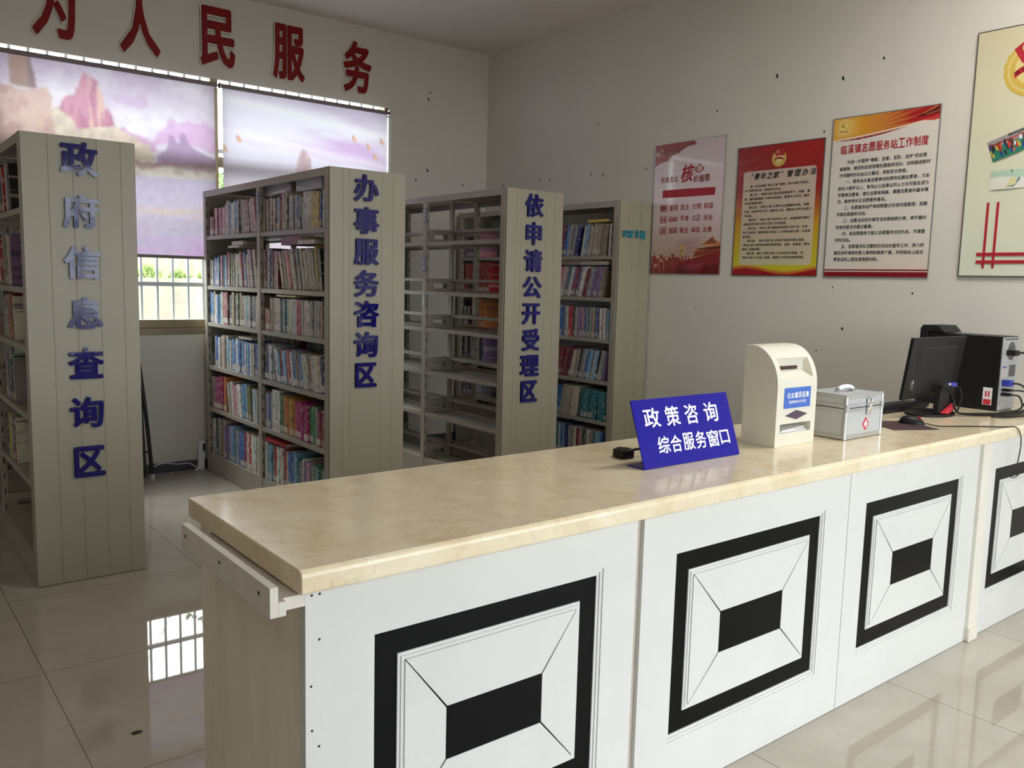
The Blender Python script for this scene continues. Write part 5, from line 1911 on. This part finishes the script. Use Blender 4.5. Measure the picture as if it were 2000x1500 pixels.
P.art(30, 40, art4, M_psatin, margin=.007)
league_emblem(P, .30, 1.13, .145)
mk = lambda name, q, m: P.flat(name, [(q[0], q[2]), (q[1], q[2]), (q[1], q[3]), (q[0], q[3])], m, t=.001)
for u0_, u1_, w0_, w1_ in ((.128, .141, .048, .410), (.180, .193, .048, .410), (.096, .80, .116, .134), (.096, .80, .074, .092)):
    fb_ = MB()
    t0_ = .0005 if u1_ - u0_ < .1 else .003
    pts = [P.fn(u, w, t) for t in (t0_, t0_ + .0022) for u, w in ((u0_, w0_), (u1_, w0_), (u1_, w1_), (u0_, w1_))]
    fb_.add(pts, [(0, 3, 2, 1), (4, 5, 6, 7), (0, 1, 5, 4), (1, 2, 6, 5), (2, 3, 7, 6), (3, 0, 4, 7)])
    obj('red_strip', fb_, M_inkred, P.t)


def photo_print(name, label, cn, ang, w, h, fnc, nu, nw):
    c, s_ = math.cos(ang), math.sin(ang)
    t = thing('pinned_photo', label, 'photo', P.fn(cn[0], cn[1], .003), group='snapshots pinned to the pale board')
    f3 = lambda a, b: P.fn(cn[0] + (a - .5) * w * c - (b - .5) * h * s_, cn[1] + (a - .5) * w * s_ + (b - .5) * h * c, .004 + .004 * math.sin(a * 5))
    picture('photo_sheet', f3, nu, nw, fnc, M_psatin, t)
    pin = MB().tube([f3(.45, .95), tuple(Vector(f3(.45, .95)) + Vector((-.008, 0, 0)))], .004, 8)
    obj('pin', pin, M_chrome, t)


def snap1(U, V, C):
    C[:] = lin((40, 120, 100))
    r_ = np.random.default_rng(5)
    put(C, V > .62, (150, 150, 150), 1)
    put(C, (V > .70) & (V < .82), (170, 60, 60), .8)
    cols = [(180, 40, 40), (30, 60, 140), (210, 190, 60), (40, 40, 44), (220, 220, 220), (200, 90, 60), (20, 30, 50)]
    for k in range(60):
        x, y = r_.random(), .15 + .55 * r_.random() ** .8
        c = cols[int(r_.integers(len(cols)))]
        put(C, (np.abs(U - x) < .022) & (np.abs(V - y) < .10), c, .95)
        put(C, np.hypot((U - x) * 1.6, V - y - .13) < .035, (70, 46, 38), .95)
    put(C, (V > .86) & (U > .45), (60, 60, 60), .8)
    return C


def snap2(U, V, C):
    C[:] = lin((222, 222, 212))
    put(C, V > .62 + .05 * np.sin(U * 8), (170, 200, 180), .9)
    put(C, inpoly(U, V, [(.32, .1), (.42, .55), (.55, .6), (.55, .15)]), (214, 206, 150), .95)
    put(C, inpoly(U, V, [(.30, .08), (.5, .1), (.62, .5), (.58, .62), (.52, .2)]), (70, 120, 140), .9)
    return C


photo_print('a', 'snapshot of a crowd on green ground pinned to the pale board', (.245, .725), .33, .26, .115, snap1, 60, 36)
photo_print('b', 'pale washed-out print pinned below the crowd snapshot on the board', (.26, .530), .02, .25, .10, snap2, 50, 30)

# ================================================================== small things by the window wall
t = thing('folded_chair', 'black folded tube-frame chair leaning behind the far-left bookcase', 'chair', (1.62, 6.68, 0))
M_blk = mat('black_chair_tube', (.012, .012, .012), .35)
fr = spline([(1.44, 6.72, .03), (1.46, 6.70, .5), (1.48, 6.70, .90), (1.55, 6.70, .99), (1.66, 6.70, .985), (1.735, 6.695, .92), (1.762, 6.68, .70), (1.785, 6.66, .40), (1.805, 6.63, .03)], 7)
obj('frame', MB().tube(fr, .0145, 10), M_blk, t, smooth=True)
fr = spline([(1.50, 6.64, .02), (1.52, 6.665, .4), (1.54, 6.675, .72), (1.60, 6.68, .78), (1.68, 6.675, .78), (1.735, 6.665, .70), (1.748, 6.65, .4), (1.750, 6.625, .10), (1.735, 6.62, .03), (1.68, 6.62, .018), (1.56, 6.625, .018)], 7)
obj('rear_leg_loop', MB().tube(fr, .0105, 10), M_blk, t, smooth=True)
obj('rung', MB().tube([(1.50, 6.672, .22), (1.792, 6.647, .22)], .007, 8), M_blk, t)
obj('seat_pad', MB().prism([(1.53, .42), (1.735, .42), (1.725, .80), (1.69, .83), (1.57, .83), (1.535, .80)], lambda p, q, tt: (p, tt, q), 6.684, 6.705), M_plastic2, t, bevel=.006)
for x, y in ((1.44, 6.72), (1.8055, 6.629)):
    obj('foot_cap', MB().tube([(x, y, .0006), (x, y, .052)], .018, 12), M_rubber, t)
t = thing('trunking_offcut', 'white plastic trunking offcut leaning at the wall beside the second bookcase', 'trunking', (2.235, 6.825, 0))
obj('channel', MB().prism([(2.205, .0006), (2.258, .0006), (2.262, .232), (2.222, .232)], lambda p, q, tt: (p, tt, q), 6.810, 6.832), M_wtext, t)
obj('dark_clip', MB().box(2.246, 2.262, 6.8015, 6.8095, .15, .212), M_plastic, t)
tag(obj('floor_cable', MB().tube(spline([(1.87, 6.835, .062), (1.95, 6.838, .079), (2.05, 6.832, .062), (2.14, 6.826, .060), (2.20, 6.80, .02), (2.24, 6.79, .006)]), .0045, 6), M_wtext), 'thin white cable drooping along the dark skirting below the window', 'cable')
for i, (x, y, r, l) in enumerate(((2.19, 6.80, .014, 'white plaster crumb on the floor nearest the second bookcase'), (1.99, 6.79, .008, 'tiny white crumb on the floor under the skirting cable'))):
    bm_ = MB()
    n = 7
    V = [(x + r * math.cos(2 * PI * k / n) * (.8 + .3 * random.random()), y + r * math.sin(2 * PI * k / n) * .7, .0005) for k in range(n)] + [(x + r * .5 * math.cos(2 * PI * k / n), y + r * .4 * math.sin(2 * PI * k / n), r * 1.1) for k in range(n)]
    bm_.add(V, [(k, (k + 1) % n, (k + 1) % n + n, k + n) for k in range(n)] + [tuple(range(n)), tuple(range(n, 2 * n))])
    tag(obj('plaster_crumb', bm_, M_wtext), l, 'debris')
db = MB()
n = 9
V = [(.722 + .021 * math.cos(2 * PI * k / n) * (.7 + .5 * random.random()), 2.922 + .013 * math.sin(2 * PI * k / n), .0005) for k in range(n)] + [(.722 + .011 * math.cos(2 * PI * k / n), 2.922 + .006 * math.sin(2 * PI * k / n), .006) for k in range(n)]
db.add(V, [(k, (k + 1) % n, (k + 1) % n + n, k + n) for k in range(n)] + [tuple(range(n)), tuple(range(n, 2 * n))])
tag(obj('dark_crumb', db, mat('dirt', (.06, .045, .03), .9)), 'small dark clod lying on the floor tile left of the counter', 'debris')
